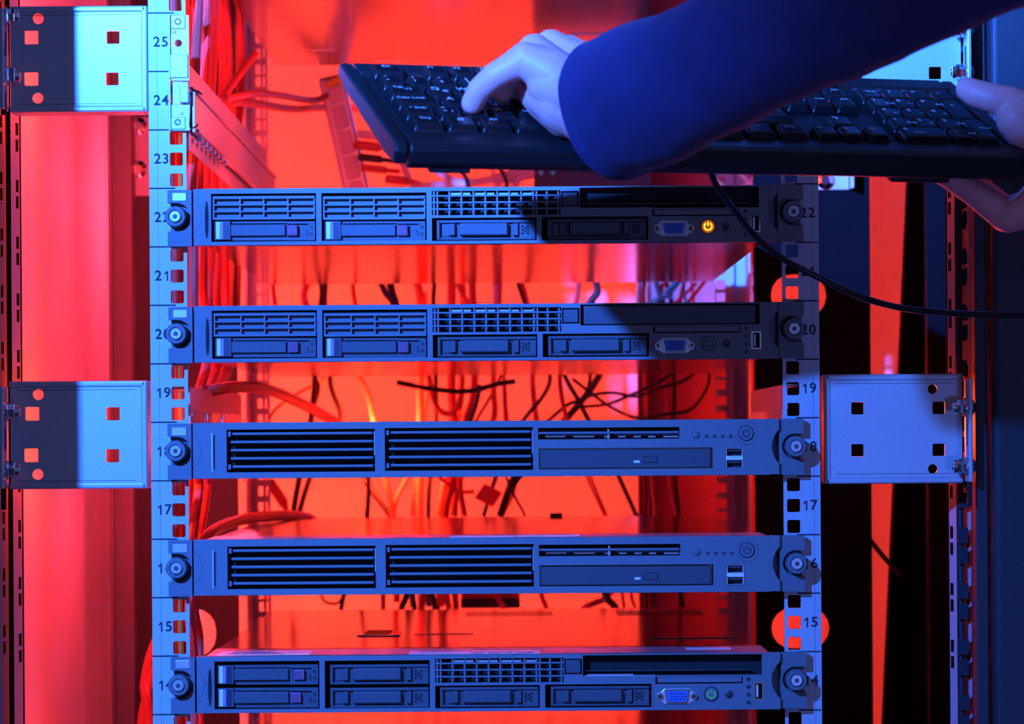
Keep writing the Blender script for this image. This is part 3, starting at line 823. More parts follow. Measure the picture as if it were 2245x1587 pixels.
def server_b(n, label):
    fx, fz, v0 = srv_coords(n, -30, 35)
    t = thing('rack_server', (0, 0, -(v0 + 122) / S), label, 'server', 'one-unit rack servers')
    y = YF
    geo = chassis(t, n, fx, v0)
    H = lambda a, b, c, d: (fx(a), fx(b), fz(a, d), fz(a, c))
    holes = [H(497, 822, 944.5, 1038), H(844, 1168.5, 941, 1034.5), H(1180, 1490, 940.5, 966), H(1181, 1562, 985.5, 1031.5), H(1590, 1630, 984.5, 1029)]
    MB().plate(fx(423), fx(1688), fz(1000, 1048), fz(1000, 925.5), holes, y, -.002).build('bezel', M['bezel'], t, bevel=.0006)
    MB().prism(end_cap(fx, fz, 1688, 1708, 919.8, 1042, (1744, 981), .0178), y, -.002).build('bezel_end', M['bezel'], t)
    MB().box(fx(497), fx(1640), .001, .003, fz(1000, 1045), fz(1000, 928)).build('inner_frame', M['void'], t)
    MB().ring((fx(395), fz(395, 991)), .0158, .0161, y - .00012, y, 20, -.9, .9).build('seam', M['grey_mark'], t)
    # release slot with its thin blade
    sx, sz = fx(467), fz(467, 994)
    ov = []
    for i in range(20):
        a = 2 * PI * i / 20
        ov.append((sx + .0022 * math.cos(a), sz + (.0138 if math.sin(a) > 0 else -.0138) + .0022 * math.sin(a)))
    MB().prism(ov, y - .0001, y).build('pull_slot_rim', M['ear'], t)
    MB().box(sx + .0002, sx + .0014, y - .0002, y, sz - .013, sz + .013).build('pull_slot', M['void'], t)
    MB().box(sx - .0012, sx, y - .0005, y + .001, sz - .0145, sz + .0145).build('pull_blade', M['silver'], t)
    for (a, b, o2) in ((497, 822, 0), (844, 1168.5, -3)):
        g = MB().box(fx(a), fx(b), y + .0108, y + .0112, fz(a, 1038 + o2), fz(a, 944.5 + o2)).build('louvre_grille', M['void'], t)
        for i in range(5):
            zc = 953.5 + o2 + 18 * i
            e = 8 if i in (0, 4) else 4
            MB().box(fx(a + e + 4), fx(b - 4), y + .0005, y + .009, fz(a, zc + 3.4), fz(a, zc - 3)).build('louvre', M['bezel'], g, bevel=.0008, seg=3)
            if i in (0, 4):
                MB().box(fx(a + 3), fx(a + 9), y + .0005, y + .006, fz(a, zc + 6), fz(a, zc - 5)).build('clip', M['bezel'], g)
        MB().box(fx(b - 2.2), fx(b - .3), y + .001, y + .006, fz(b, 1000 + o2), fz(b, 948 + o2)).build('side_rib', M['silver'], g)
    # thin vent
    g = MB().box(fx(1181), fx(1489), y + .010, y + .0104, fz(1181, 965), fz(1181, 941)).build('thin_vent', M['void'], t)
    MB().box(fx(1181), fx(1488), y + .0004, y + .003, fz(1181, 954.5), fz(1181, 949)).build('vent_bar', M['bezel'], g, bevel=.0006)
    for (a, b) in ((1196, 1240), (1257, 1303), (1325, 1338), (1356, 1372), (1390, 1406), (1422, 1438), (1455, 1488)):
        MB().box(fx(a), fx(b), y + .006, y + .0075, fz(a, 961), fz(a, 957.5)).build('vent_tab', M['silver'], g)
    MB().box(fx(1332), fx(1336), y + .002, y + .006, fz(1332, 964), fz(1332, 943)).build('vent_post', M['silver'], g)
    # optical drive
    d = MB().box(fx(1184), fx(1556.5), y + .0004, y + .015, fz(1184, 1029.5), fz(1184, 988.5)).build('optical_drive', M['optical'], t, bevel=.0006)
    MB().plate(fx(1409.5), fx(1441.5), fz(1409, 1017), fz(1409, 1002), [H(1411.5, 1439.5, 1003.7, 1015.3)], y + .0002, y + .001).build('button_rim', M['black'], d)
    MB().box(fx(1411.5), fx(1439.5), y - .0001, y + .001, fz(1411, 1015.3), fz(1411, 1003.7)).build('eject_button', M['optical'], d, bevel=.0003)
    MB().box(fx(1389), fx(1402.5), y + .0001, y + .001, fz(1389, 1017), fz(1389, 1011.5)).build('activity_light', M['label_light'], d)
    # lights and power button
    c = (fx(1526), fz(1526, 956))
    MB().lathe((c[0], y, c[1]), (0, -1, 0), [(0, .0034), (.0003, .0033), (.0002, .0027), (.0012, .0024), (.0018, .0012)], 24).build('locator_button', M['ear'], t, smooth=True)
    for q in (1549.5, 1567, 1584.5, 1602):
        l = MB().ring((fx(q), fz(q, 959)), .0012, .0018, y - .0003, y, 18).build('status_led', M['ear'], t)
        MB().lathe((fx(q), y, fz(q, 959)), (0, -1, 0), [(0, .0012), (.0005, .001)], 14).build('lens', M['led'], l, smooth=True)
    pc = (fx(1636), fz(1636, 952))
    b = MB().lathe((pc[0], y, pc[1]), (0, -1, 0), [(0, .0088), (.0005, .0084), (.0003, .0062)], 36).build('power_button', M['bezel'], t, smooth=True)
    MB().ring(pc, .0053, .0060, y - .0006, y - .0002, 32).build('button_gap', M['black'], b)
    MB().lathe((pc[0], y, pc[1]), (0, -1, 0), [(0, .0054), (.0017, .0054), (.0023, .0048), (.0021, .0036)], 32).build('button_cap', M['bezel'], b, smooth=True)
    ic = MB(); power_icon(ic, pc, .0032, y - .0022); ic.build('power_symbol', M['grey_mark'], b)
    # twin usb
    u = MB().box(fx(1590), fx(1630), y + .008, y + .0085, fz(1590, 1029), fz(1590, 984.5)).build('usb_ports', M['void'], t)
    for (a, c2) in ((986, 1001), (1011.5, 1027)):
        MB().plate(fx(1591), fx(1629), fz(1591, c2 + 1), fz(1591, a - 1), [H(1593.5, 1626.5, a, c2)], y + .0008, y + .008).build('usb_shell', M['silver'], u)
        MB().box(fx(1596), fx(1624), y + .003, y + .008, fz(1596, a + 5.5), fz(1596, a + 2)).build('tongue', M['tray'], u)
    MB().box(fx(1591), fx(1629), y + .0003, y + .004, fz(1591, 1010), fz(1591, 1002.5)).build('divider', M['label_light'], u)
    common_ears(t, fx, fz, (367, 421, 931, 1054), (1709, 1763, 920, 1043), (387, 991), (1744, 981), (376, 409, 939, 958))
    return t, fx, fz, geo

s22 = server_a(22, 'topmost server, at number 22, with glowing orange power button', 'amber', 'open', False)
s20 = server_a(20, 'server at number 20 with a closed black disc drive top right', None, 'drive', False)
s18 = server_b(18, 'louvred server at number 18, directly level with the two mid-height brackets')
s16 = server_b(16, 'louvred server at number 16 with its shiny lid reflecting cables')
s14 = server_a(14, 'lowest server, at number 14, with stickers on its shiny lid', 'green', 'open', True)

# things on the lids
def lid_rect(t, name, n, px0, px1, ya, yb, m, h=.0003):
    z = -(utop(n) + 4) / S + .0006
    x0, x1 = UX(px0, (ya + yb) / 2), UX(px1, (ya + yb) / 2)
    return MB().box(x0, x1, ya, yb, z, z + h).build(name, m, t)
def lid_z(n): return -(utop(n) + 4) / S + .0006
t14 = s14[0]
lid_rect(t14, 'sticker', 14, 478, 680, .018, .062, M['paper'])
lid_rect(t14, 'sticker', 14, 894, 1180, .012, .048, M['paper'])
lid_rect(t14, 'sticker', 14, 1500, 1598, .050, .074, M['paper'])
zp = lid_z(14) + .0003
pm = MB()                                   # worn, unreadable print on the stickers
for (a_, b_) in ((1030, 1034), (1037, 1046), (1048, 1055), (1068, 1074), (1076, 1084), (1086, 1094), (1110, 1118), (1133, 1140), (1142, 1150), (1153, 1166)):
    pm.box(UX(a_, .02), UX(b_, .02), .017, .026, zp, zp + .0001)
for (a_, b_) in ((918, 930), (940, 958), (965, 990), (1000, 1012), (1024, 1030)):
    pm.box(UX(a_, .04), UX(b_, .04), .043, .046, zp, zp + .0001)
for r_ in range(5):
    x_ = 500 + 3 * r_
    while x_ < 618 - 6 * r_:
        w_ = random.uniform(2, 7)
        pm.box(UX(x_, .04), UX(x_ + w_, .04), .024 + r_ * .007, .027 + r_ * .007, zp, zp + .0001)
        x_ += w_ + random.uniform(1.5, 4)
tag(pm.build('sticker_print', M['ink'], t14), kind='stuff')
lid_rect(t14, 'lid_latch', 14, 783, 876, .26, .34, M['chassis'], .0005)
lid_rect(t14, 'lid_latch_recess', 14, 800, 856, .272, .328, M['c_red'], .0009)
lid_rect(t14, 'embossed_bar', 14, 905, 1035, .285, .305, M['chassis'], .0003)
lid_rect(t14, 'faint_sticker', 14, 1425, 1610, .20, .26, M['chassis'], .0002)
for base in (1020, 1350):
    vs_ = MB()
    for row in range(3):
        for i in range(38):
            x = UX(base + i * 5, .60); y = .57 + row * .030
            vs_.box(x, x + .0012, y, y + .018, lid_z(14) - .0005, lid_z(14) - .0002)
    tag(vs_.build('vent_slots', M['left_sheet'], t14), kind='stuff')
t16 = s16[0]
lid_rect(t16, 'sticker', 16, 985, 1125, .02, .06, M['paper'])
lid_rect(t16, 'sticker', 16, 1129, 1268, .03, .07, M['paper'])
q = Vector((UX(1218, .66), .66, lid_z(16) - .0006))
MB().box(q.x - .006, q.x + .006, q.y - .01, q.y + .01, q.z, q.z + .004).build('lid_catch', M['black'], t16, bevel=.0005)

# partly visible rack units above and below
def plain_unit(name, n, label, deep=.70, height=1, top_only=True):
    v0 = utop(n) + 2.5
    t = thing(name, (0, 0, -(v0 + 122) / S), label, 'server')
    x0, x1 = UX(447, 0, 0), UX(1683, 0, 0)
    z1, z0 = -(v0 + 1.5) / S, -(v0 + 120) / S
    MB().box(x0, x1, -.001, deep, z0, z1).build('chassis', M['chassis'], t, bevel=.0008)
    MB().box(UX(424), UX(1706), YF, -.001, z0 - .001, z1 + .001).build('bezel', M['bezel'], t, bevel=.0008)
    for a, b in ((367, 423), (1707, 1763)):
        MB().box(UX(a), UX(b), -.012, -.0005, z0 - .001, z1 + .001).build('ear_cover', M['ear'], t, bevel=.0008)
    for i in range(5):
        zc = z1 - .006 - i * .0062
        MB().box(UX(500), UX(1170), YF - .002, YF, zc - .0012, zc + .0012).build('louvre', M['tray'], t)
    return t, x0, x1, z0, z1
plain_unit('rack_server', 12, 'server whose lid just shows along the bottom edge')
tt = plain_unit('rack_server', 27, 'overhead rack unit showing only its shiny underside at the top', deep=.80)
tn, x0, x1, z0, z1 = tt
for (px, py, w) in ((1295, 76, .016), (860, 133, .014), (715, 107, .012)):
    k = (-z0) / ((py - CY) / S) if py != CY else 1
    yy = (z0 / (-(py - CY) / S) - 1) * DIST
    xx = (px - CX) / S * (DIST + yy) / DIST
    MB().box(xx - w, xx + w, yy - .004, yy + .004, z0 - .0008, z0).build('embossed_slot', M['lip'], tn)

# ------------------------------------------------------------------ braces, slide rail
def side_brace(label, px, y0, y1, pyt, pyb, ret):
    """deep comb-edged brace between front and rear uprights"""
    a, b = W(px, pyt, y0), W(px, pyb, y0)
    x = a.x; zt, zb = a.z, b.z
    t = thing('side_brace', (x, (y0 + y1) / 2, zb), label, 'rack brace')
    mb = MB()
    zc = zb + (zt - zb) * .36
    mb.box(x, x + .0015, y0, y1, zc, zt)
    mb.build('web', M['slide'], t)
    n = int((y1 - y0) / .016)
    mb = MB()
    for i in range(n):
        yy = y0 + (i + .25) * (y1 - y0) / n
        MB().box(x, x + .0015, yy, yy + .0085, zb, zc).build('comb_tooth', M['slide'], t)
    MB().box(x - ret * .012, x + .0015, y0, y1, zt, zt + .0015).build('top_flange', M['slide'], t)
side_brace('comb-edged side brace behind the left upright below number 19', 412, .012, .50, 853, 928, 1)
side_brace('comb-edged side brace behind the right upright below number 19', 1722, .012, .40, 846, 926, -1)

# slide rail assembly on the left upright between 24 and 25
a = W(395, 160, 0)
t = thing('slide_rail', W(395, 290, -.004), 'bare server slide rail screwed to the left upright at 24 and 25', 'slide rail')
def BX(name, p0, p1, y0, y1, m, bevel=.0004, seg=2):
    A, B = W(p0[0], p0[1], 0), W(p1[0], p1[1], 0)
    return MB().box(A.x, B.x, y0, y1, A.z, B.z).build(name, m, t, bevel=bevel, seg=seg)
pa, pb = W(375, 36, 0), W(414, 289, 0)
def hh(px, py, d): 
    c = W(px, py, 0); r = d / 2 / S; return (c.x - r, c.x + r, c.z - r, c.z + r, r)
MB().plate(W(376, 0, 0).x, W(414.5, 0, 0).x, W(395, 178, 0).z, W(395, 35, 0).z, [hh(392, 96, 16), hh(390, 140.5, 14)], -.0042, -.001).build('bracket_plate', M['zinc'], t)
BX('bracket_side', (370, 34), (376.5, 289), -.006, -.001, M['zinc'])
BX('tab', (376, 34.5), (407.5, 65), -.0052, -.004, M['zinc'], .0006)
BX('step', (374, 121), (414, 172), -.0056, -.004, M['zinc'], .0006)
BX('latch_recess', (378, 178), (397, 231), -.0022, -.001, M['zinc'])
BX('latch', (396, 181), (416.5, 228), -.0085, -.002, M['zinc'], .001, 3)
BX('lower_plate', (376, 230), (418.5, 288), -.0045, -.001, M['zinc'], .0006)
BX('tab', (376.5, 257.5), (408, 285), -.0054, -.004, M['zinc'], .0006)
for (px, py) in ((391, 49), (391, 269)):
    c = W(px, py, 0)
    MB().lathe((c.x, -.005, c.z), (0, -1, 0), [(0, .0026), (.0006, .0026), (.001, .0018), (.0004, .0012)], 18).build('screw', M['silver'], t, smooth=True)
for (px, py) in ((383.5, 71), (400, 250)):
    c = W(px, py, 0)
    MB().lathe((c.x, -.0042, c.z), (0, -1, 0), [(0, .0014), (.0005, .0012), (.0008, .0006)], 14).build('rivet', M['silver'], t, smooth=True)
# long telescoping channels running to the rear
def long_box(name, px0, px1, py0, py1, y0, y1, m, bevel=.0005):
    A, B = W(px0, py0, 0), W(px1, py1, 0)
    return MB().box(A.x, B.x, y0, y1, A.z, B.z).build(name, m, t, bevel=bevel)
long_box('outer_channel', 413, 416, 140, 330, .0, .80, M['slide'])
long_box('upper_flange', 413, 424, 190, 193, .0, .80, M['slide'])
long_box('inner_channel', 420, 428, 200, 290, .0, .86, M['slide'])
long_box('upper_bead', 426, 434, 197, 206, .01, .86, M['slide'], .001)
long_box('lower_bead', 426, 434, 280, 289, .01, .86, M['slide'], .001)
for i in range(7):
    A = W(423, 291, 0)
    MB().box(A.x, A.x + .0045, .03 + i * .036, .042 + i * .036, A.z - .0045, A.z - .001).build('ball', M['c_pale'], t, bevel=.0008)
wp = [W(425, 205, -.004), W(424, 201, -.008), W(419, 200, -.010), W(417.5, 206, -.010), W(418.5, 240, -.011), W(417, 275, -.010), W(422, 280, -.009), W(430, 277, -.006), W(433, 273, -.002)]
MB().tube(catmull([W(441, 206, .004), W(432, 200, -.004)] + wp[2:], 6), .0009, 8).build('wire_clip', M['chrome'], t, smooth=True)

# ------------------------------------------------------------------ cables
def cable(name, pts, r, m, label, cat='cable', group=None, y=None):
    P = [W(*(p if len(p) == 3 else (p[0], p[1], y))) for p in pts]
    C = catmull(P, 7)
    o = MB().tube(C, r, 9).build(name, m, None, smooth=True)
    return tag(o, label, cat, group)

# vertical bundle at the left inside the rack
LG = 'cables of the bundle behind the left upright'
LB = 'thick cable in the vertical bundle just right of the left upright'
bundle = [
    ([(436, -40), (428, 150), (426, 300), (420, 420), (424, 540), (426, 700), (452, 790), (436, 860), (420, 960), (436, 1060), (421, 1190), (424, 1330), (436, 1420), (420, 1620)], .0042, 'c_red', .10),
    ([(452, -40), (448, 150), (438, 300), (436, 420), (444, 540), (447, 670), (476, 790), (452, 858), (430, 950), (452, 1060), (434, 1190), (416, 1330), (424, 1440), (440, 1620)], .0042, 'c_red', .12),
    ([(470, -40), (466, 150), (456, 300), (452, 420), (462, 540), (456, 670), (494, 796), (468, 862), (440, 980)], .0042, 'c_red', .15),
    ([(478, -40), (490, 150), (480, 300), (470, 420), (476, 540), (474, 680), (500, 800), (470, 870)], .0045, 'c_red', .20),
    ([(492, -40), (500, 140), (490, 300), (484, 420), (490, 540), (492, 680), (470, 800)], .0045, 'c_red', .24),
    ([(508, -40), (512, 140), (505, 300), (502, 420), (505, 540), (500, 680)], .0045, 'c_orange', .28),
    ([(424, -40), (438, 80), (440, 180), (430, 300)], .0042, 'c_red', .08),
    ([(520, -40), (530, 140), (520, 300), (515, 420), (520, 540), (516, 690)], .0045, 'c_red', .32),
]
for k_, (p_, m_) in enumerate(((377, 'c_red'), (388, 'c_orange'), (399, 'c_red'), (408, 'c_red'))):
    w_ = lambda a: 5 * math.sin(a * 1.7 + k_ * 2.1)
    bundle.append(([(p_ + w_(i_), -40 + i_ * 138) for i_ in range(13)], .0042, m_, .1))
def behind(p): return max(.075, 2.6 * (.2575 * S / (CX - p) - 1) + .012)
for bi, (pts, r, m, y) in enumerate(bundle):
    pts = [(p[0], p[1], behind(p[0]) + bi * .009) for p in ([(pts[0][0] + 3, -760), (pts[0][0] - 3, -400)] + pts)]
    if bi >= 8:
        cable('bundle_cable', pts, r, M[m], ('orange' if m == 'c_orange' else 'red') + ' cable visible only through the square holes of the left upright', group='cables behind the left upright holes', y=y)
    else:
        cable('bundle_cable', pts, r, M[m], ('thick orange' if m == 'c_orange' else 'thick red') + ' cable in the vertical bundle right of the left upright', group=LG, y=y)
cable('strap_cable', [(560, 118, .45), (520, 170, .4), (492, 212, .36), (500, 216, .36), (560, 205, .5), (620, 210, .7), (690, 220, .85), (735, 195, .9), (748, 170, .92)], .0034, M['c_red'], 'red cord sweeping from the left bundle to the plug near the keyboard corner')
cable('strap_cable', [(498, 230, .42), (522, 224, .47), (575, 230, .62), (640, 239, .80), (700, 236, .95), (760, 236, 1.0), (800, 240, 1.03), (860, 262, 1.05)], .0038, M['c_red'], 'dark red cord sagging below the first, passing behind the keyboard corner')
cable('loop_cable', [(405, 872, .2), (470, 855, .22), (530, 848, .35), (590, 855, .55), (650, 880, .75), (700, 905, .88), (760, 945, .95), (830, 1010, .98)], .0052, M['c_red'], 'thick red cable drooping diagonally from the left under server 20')
cable('loop_cable', [(440, 1215, .12), (452, 1178, .16), (490, 1152, .25), (540, 1137, .4), (600, 1131, .55), (650, 1131, .66), (690, 1145, .72), (700, 1200, .76)], .0048, M['c_red'], 'red cable arching onto the lid of server 16 from the left')
cable('fibre_cable', [(560, 1000, .9), (590, 918, .92), (620, 884, .94), (660, 858, .95), (700, 838, .96), (740, 800, .98)], .0017, M['c_yellow'], 'thin yellow cable crossing the drooping red one under server 20')
cable('loop_cable', [(330, 1620, .3), (322, 1540, .3), (318, 1500, .32), (330, 1440, .34), (345, 1400, .36)], .0045, M['c_red'], 'red cable bulging out left of number 14', y=.3)
cable('loop_cable', [(305, 1620, .3), (314, 1560, .3), (326, 1500, .32), (336, 1450, .34)], .004, M['c_red'], 'red cable at the bottom edge, left of number 14', y=.3)
cable('thin_cable', [(1905, 1180, .62), (1925, 1206, .62), (1950, 1235, .62), (1975, 1262, .62)], .0024, M['c_black'], 'short black cable crossing the narrow red wall strip', y=.62)

# rear cables
BG, RG = 'black cables behind the servers', 'red cables behind the servers'
BLab = 'black cable hanging against the bright wall behind the servers'
RLab = 'red cable hanging against the bright wall behind the servers'
YB = 0.93
REAR = []
def rear(pts, wpx, m, y=YB, lab=None, grp=None):
    r = wpx * 1.18 / 2 / S * (DIST + y) / DIST
    bl = m == 'c_black'
    o = cable('rear_cable', pts, r, M[m], lab or (BLab if bl else RLab), group=grp or (BG if bl else RG), y=y)
    if grp == 'none': del o['group']
    if lab is None: REAR.append((o, pts, bl))
rear([(700, 600), (706, 650), (690, 760), (690, 843), (681, 925), (662, 1000), (655, 1052), (643, 1132), (640, 1250)], 11, 'c_black')
rear([(716, 600), (712, 668), (725, 760), (725, 843), (748, 925), (700, 1000), (678, 1052), (655, 1132), (640, 1250)], 10, 'c_black', .96)
rear([(690, 830), (698, 850), (688, 890), (680, 930)], 9, 'c_black', .95)
rear([(690, 600), (668, 660), (740, 760), (797, 843), (820, 925), (845, 1052), (862, 1132), (870, 1320)], 12, 'c_red', .97)
rear([(800, 925), (800, 1000), (808, 1052), (805, 1132), (790, 1300)], 9, 'c_black', .95)
rear([(790, 960), (798, 1040), (815, 1075), (855, 1130), (890, 1200), (905, 1330)], 11, 'c_black', .98)
rear([(960, 925), (915, 1010), (890, 1052), (864, 1110), (862, 1180)], 10, 'c_red', 1.0)
rear([(905, 600), (922, 660), (920, 843), (921, 925), (920, 1052), (920, 1132), (925, 1330)], 15, 'c_red', .99)
rear([(930, 640), (938, 843), (925, 925), (905, 1132)], 10, 'c_red', 1.02)
rear([(955, 600), (950, 668), (955, 843), (955, 925), (942, 1052), (939, 1132), (940, 1330)], 9, 'c_black', .97)
rear([(990, 610), (990, 843), (995, 925), (990, 1052), (975, 1132), (965, 1330)], 16, 'c_red', .96)
rear([(1012, 600), (1015, 668), (1012, 843), (1002, 925), (975, 1052), (962, 1132)], 12, 'c_red', .99)
rear([(1035, 610), (1040, 843), (1020, 925), (1000, 1052), (995, 1132)], 14, 'c_red', .97)
rear([(1052, 843), (1045, 880), (1030, 925), (1000, 1000)], 9, 'c_black', .95)
rear([(935, 800), (945, 850), (960, 895), (985, 907), (1005, 890), (1012, 850), (1015, 800)], 11, 'c_red', .94, 'red cable looping in a U below server 20', 'none')
rear([(870, 838), (895, 843), (940, 852), (1000, 858), (1045, 855), (1075, 846), (1100, 840), (1130, 836)], 10, 'c_black', .92, 'black cable sagging in a shallow arc below server 20', 'none')
rear([(1085, 600), (1088, 668), (1082, 843), (1080, 925), (1012, 1040), (1018, 1132)], 11, 'c_red', .95)
rear([(1100, 600), (1095, 668), (1105, 843), (1111, 925), (1130, 1052), (1100, 1132)], 9, 'c_red', .97)
rear([(1110, 800), (1075, 870), (1048, 915), (1030, 950)], 5, 'c_black', .96)
rear([(1140, 610), (1156, 668), (1168, 780), (1168, 843), (1177, 925), (1190, 1000)], 10, 'c_red', .95)
rear([(1135, 620), (1152, 668), (1180, 740), (1205, 838), (1145, 925), (1110, 990), (1085, 1052), (1060, 1132)], 8, 'c_black', .94)
rear([(1270, 610), (1262, 668), (1235, 760), (1228, 843), (1242, 925), (1245, 1000)], 9, 'c_red', .95)
rear([(1225, 790), (1245, 838), (1270, 880), (1293, 925), (1340, 1000), (1360, 1052), (1395, 1130), (1420, 1200)], 9, 'c_black', .94)
rear([(1300, 600), (1310, 640), (1290, 680), (1315, 800), (1305, 838), (1270, 885), (1235, 925), (1170, 1000), (1125, 1052), (1095, 1132)], 13, 'c_black', .96)
rear([(1320, 600), (1300, 668), (1290, 850), (1240, 890), (1195, 930), (1150, 990)], 7, 'c_black', .97)
rear([(1255, 830), (1290, 857), (1340, 893), (1400, 917), (1460, 908), (1510, 900), (1542, 865), (1555, 828), (1545, 780), (1500, 740)], 6, 'c_black', .92, 'black loop of thin cable hanging right under server 20', 'none')
rear([(1260, 885), (1300, 866), (1345, 861), (1395, 869), (1440, 852), (1500, 834), (1540, 800)], 6, 'c_black', .93)
rear([(1255, 893), (1330, 886), (1390, 863), (1450, 834), (1480, 815)], 6, 'c_black', .94)
rear([(1480, 600), (1470, 668), (1478, 843), (1477, 925), (1480, 1052), (1488, 1132), (1492, 1330)], 7, 'c_black', .96)
rear([(1400, 600), (1398, 668), (1410, 760), (1420, 925), (1430, 1052), (1438, 1132)], 8, 'c_red', .96)
rear([(1425, 600), (1420, 668), (1460, 843), (1466, 925), (1470, 1052), (1484, 1132)], 8, 'c_red', .95)
rear([(1500, 600), (1440, 655), (1405, 668), (1350, 690)], 6, 'c_black', .95)
rear([(1275, 1000), (1290, 1052), (1325, 1130), (1350, 1200)], 5, 'c_red', .95)
rear([(1284, 1000), (1298, 1052), (1330, 1130), (1356, 1200)], 5, 'c_red', .97)
rear([(1100, 1020), (1120, 1070), (1135, 1100), (1150, 1130), (1165, 1200)], 5, 'c_black', .95)
rear([(1145, 1040), (1115, 1085), (1100, 1130)], 7, 'c_black', .96)
rear([(960, 1040), (985, 1065), (1010, 1078), (1040, 1078)], 7, 'c_red', .94)
rear([(700, 1290), (712, 1318), (740, 1322), (757, 1300)], 5, 'c_black', .95)
rear([(757, 1290), (748, 1335), (740, 1400)], 9, 'c_black', .95)
rear([(840, 1290), (840, 1340)], 9, 'c_red', .96)
for i, (px, dx, w, m) in enumerate(((890, -10, 12, 'c_black'), (905, 4, 10, 'c_black'), (928, -4, 14, 'c_red'), (948, 6, 12, 'c_black'), (962, -3, 10, 'c_black'), (980, 4, 12, 'c_red'), (998, 2, 12, 'c_red'), (1090, 14, 10, 'c_red'), (1188, 10, 9, 'c_red'), (1330, -50, 12, 'c_red'), (1330, 20, 14, 'c_black'), (1365, 4, 6, 'c_red'), (1385, 8, 6, 'c_red'), (1495, 5, 5, 'c_black'))):
    rear([(px - dx * .6, 1260), (px, 1309), (px + dx, 1335), (px + dx * 1.6, 1400)], w, m, .93 + .01 * (i % 5), ('black' if m == 'c_black' else 'red') + ' cable end showing in the narrow gap under server 16', 'cables in the gap under server 16')
for i, (px, dx, w, m) in enumerate(((600, 3, 8, 'c_red'), (668, 0, 8, 'c_red'), (775, 4, 8, 'c_red'), (845, 18, 12, 'c_black'), (860, 8, 14, 'c_black'), (1012, 14, 10, 'c_red'), (1470, -30, 7, 'c_black'), (1445, 10, 9, 'c_black'), (1500, 4, 5, 'c_black'))):
    rear([(px - dx * 1.5, 585), (px, 642), (px + dx, 668), (px + dx * 2, 745)], w, m, .93 + .01 * (i % 5), ('black' if m == 'c_black' else 'red') + ' cable showing in the narrow gap between servers 22 and 20', 'cables in the gap under server 22')
# cables and plugs seen under the keyboard
PG = 'pale cables under the keyboard'
PL = 'pale cable in the tangle between keyboard and top server'
for pts, w in (([(872, 340), (885, 365), (905, 412), (930, 480)], 12), ([(925, 330), (960, 375), (1010, 400), (1090, 392), (1140, 398)], 13), ([(900, 408), (980, 405), (1060, 398), (1110, 380)], 13),
               ([(1085, 420), (1105, 385), (1140, 372), (1200, 368)], 10), ([(1100, 430), (1118, 392), (1150, 378), (1210, 375)], 10), ([(1118, 430), (1135, 398), (1160, 386), (1220, 383)], 10), ([(1070, 330), (1080, 370), (1088, 412)], 8)):
    rear(pts, w, 'c_pale', .93, PL, PG)
rear([(990, 330), (1005, 362), (1022, 392), (1030, 430)], 8, 'c_black', .92)
rear([(1085, 340), (1095, 366), (1108, 395), (1115, 430)], 7, 'c_black', .92)
for pts in ([(1540, 300), (1560, 380), (1590, 412), (1600, 470)], [(1600, 340), (1625, 380), (1660, 412)], [(1690, 350), (1660, 385), (1620, 415)]):
    rear(pts, 9, 'c_pale', .80, PL, PG)

# tell the hanging cables apart by their order in the gap that shows them best
ORD = 'first second third fourth fifth sixth seventh eighth ninth tenth eleventh twelfth thirteenth fourteenth fifteenth sixteenth'.split()
def cross(pts, py):
    for p, q in zip(pts[:-1], pts[1:]):
        if min(p[1], q[1]) <= py <= max(p[1], q[1]) and p[1] != q[1]:
            return p[0] + (q[0] - p[0]) * (py - p[1]) / (q[1] - p[1])
named = set()
for py, where in ((885, 'in the gap under server 20'), (1090, 'in the gap under server 18'), (390, 'between keyboard and top server'), (655, 'in the gap under server 22'), (1320, 'in the gap under server 16')):
    for bl in (True, False):
        row = sorted([(cross(p, py), i) for i, (o, p, b) in enumerate(REAR) if b == bl and cross(p, py) is not None])
        cn = 'black' if bl else 'red'
        for k, (x, i) in enumerate(row):
            if k < len(ORD) and i not in named:
                named.add(i)
                REAR[i][0]['label'] = '%s cable hanging %s, %s %s one from the left' % (cn, where, ORD[k], cn)
# vertical power strip with plugs, left of the keyboard
def obox(mb, c, ax, ay, az, hx, hy, hz):
    vs = []
    for k in (-1, 1):
        for (i, j) in ((-1, -1), (1, -1), (1, 1), (-1, 1)):
            vs.append(c + ax * hx * i + ay * hy * j + az * hz * k)
    mb.add(vs, [(3, 2, 1, 0), (4, 5, 6, 7), (0, 1, 5, 4), (1, 2, 6, 5), (2, 3, 7, 6), (3, 0, 4, 7)])
    return mb
pt, pb_ = W(726, 170, .90), W(792, 460, .90)
az = (pt - pb_).normalized(); ay = Vector((0, 1, 0)); ax = ay.cross(az).normalized()
t = thing('power_strip', pb_, 'slanting pale power strip left of the keyboard, behind the rack', 'power strip')
obox(MB(), (pt + pb_) / 2, ax, ay, az, .013, .016, (pt - pb_).length / 2).build('housing', M['lip'], t, bevel=.003, seg=3)
for i in range(5):
    c = pb_.lerp(pt, .12 + i * .19) - ay * .016
    obox(MB(), c + ax * .001, ax, ay, az, .007, .003, .012).build('socket', M['c_pale'], t, bevel=.002)
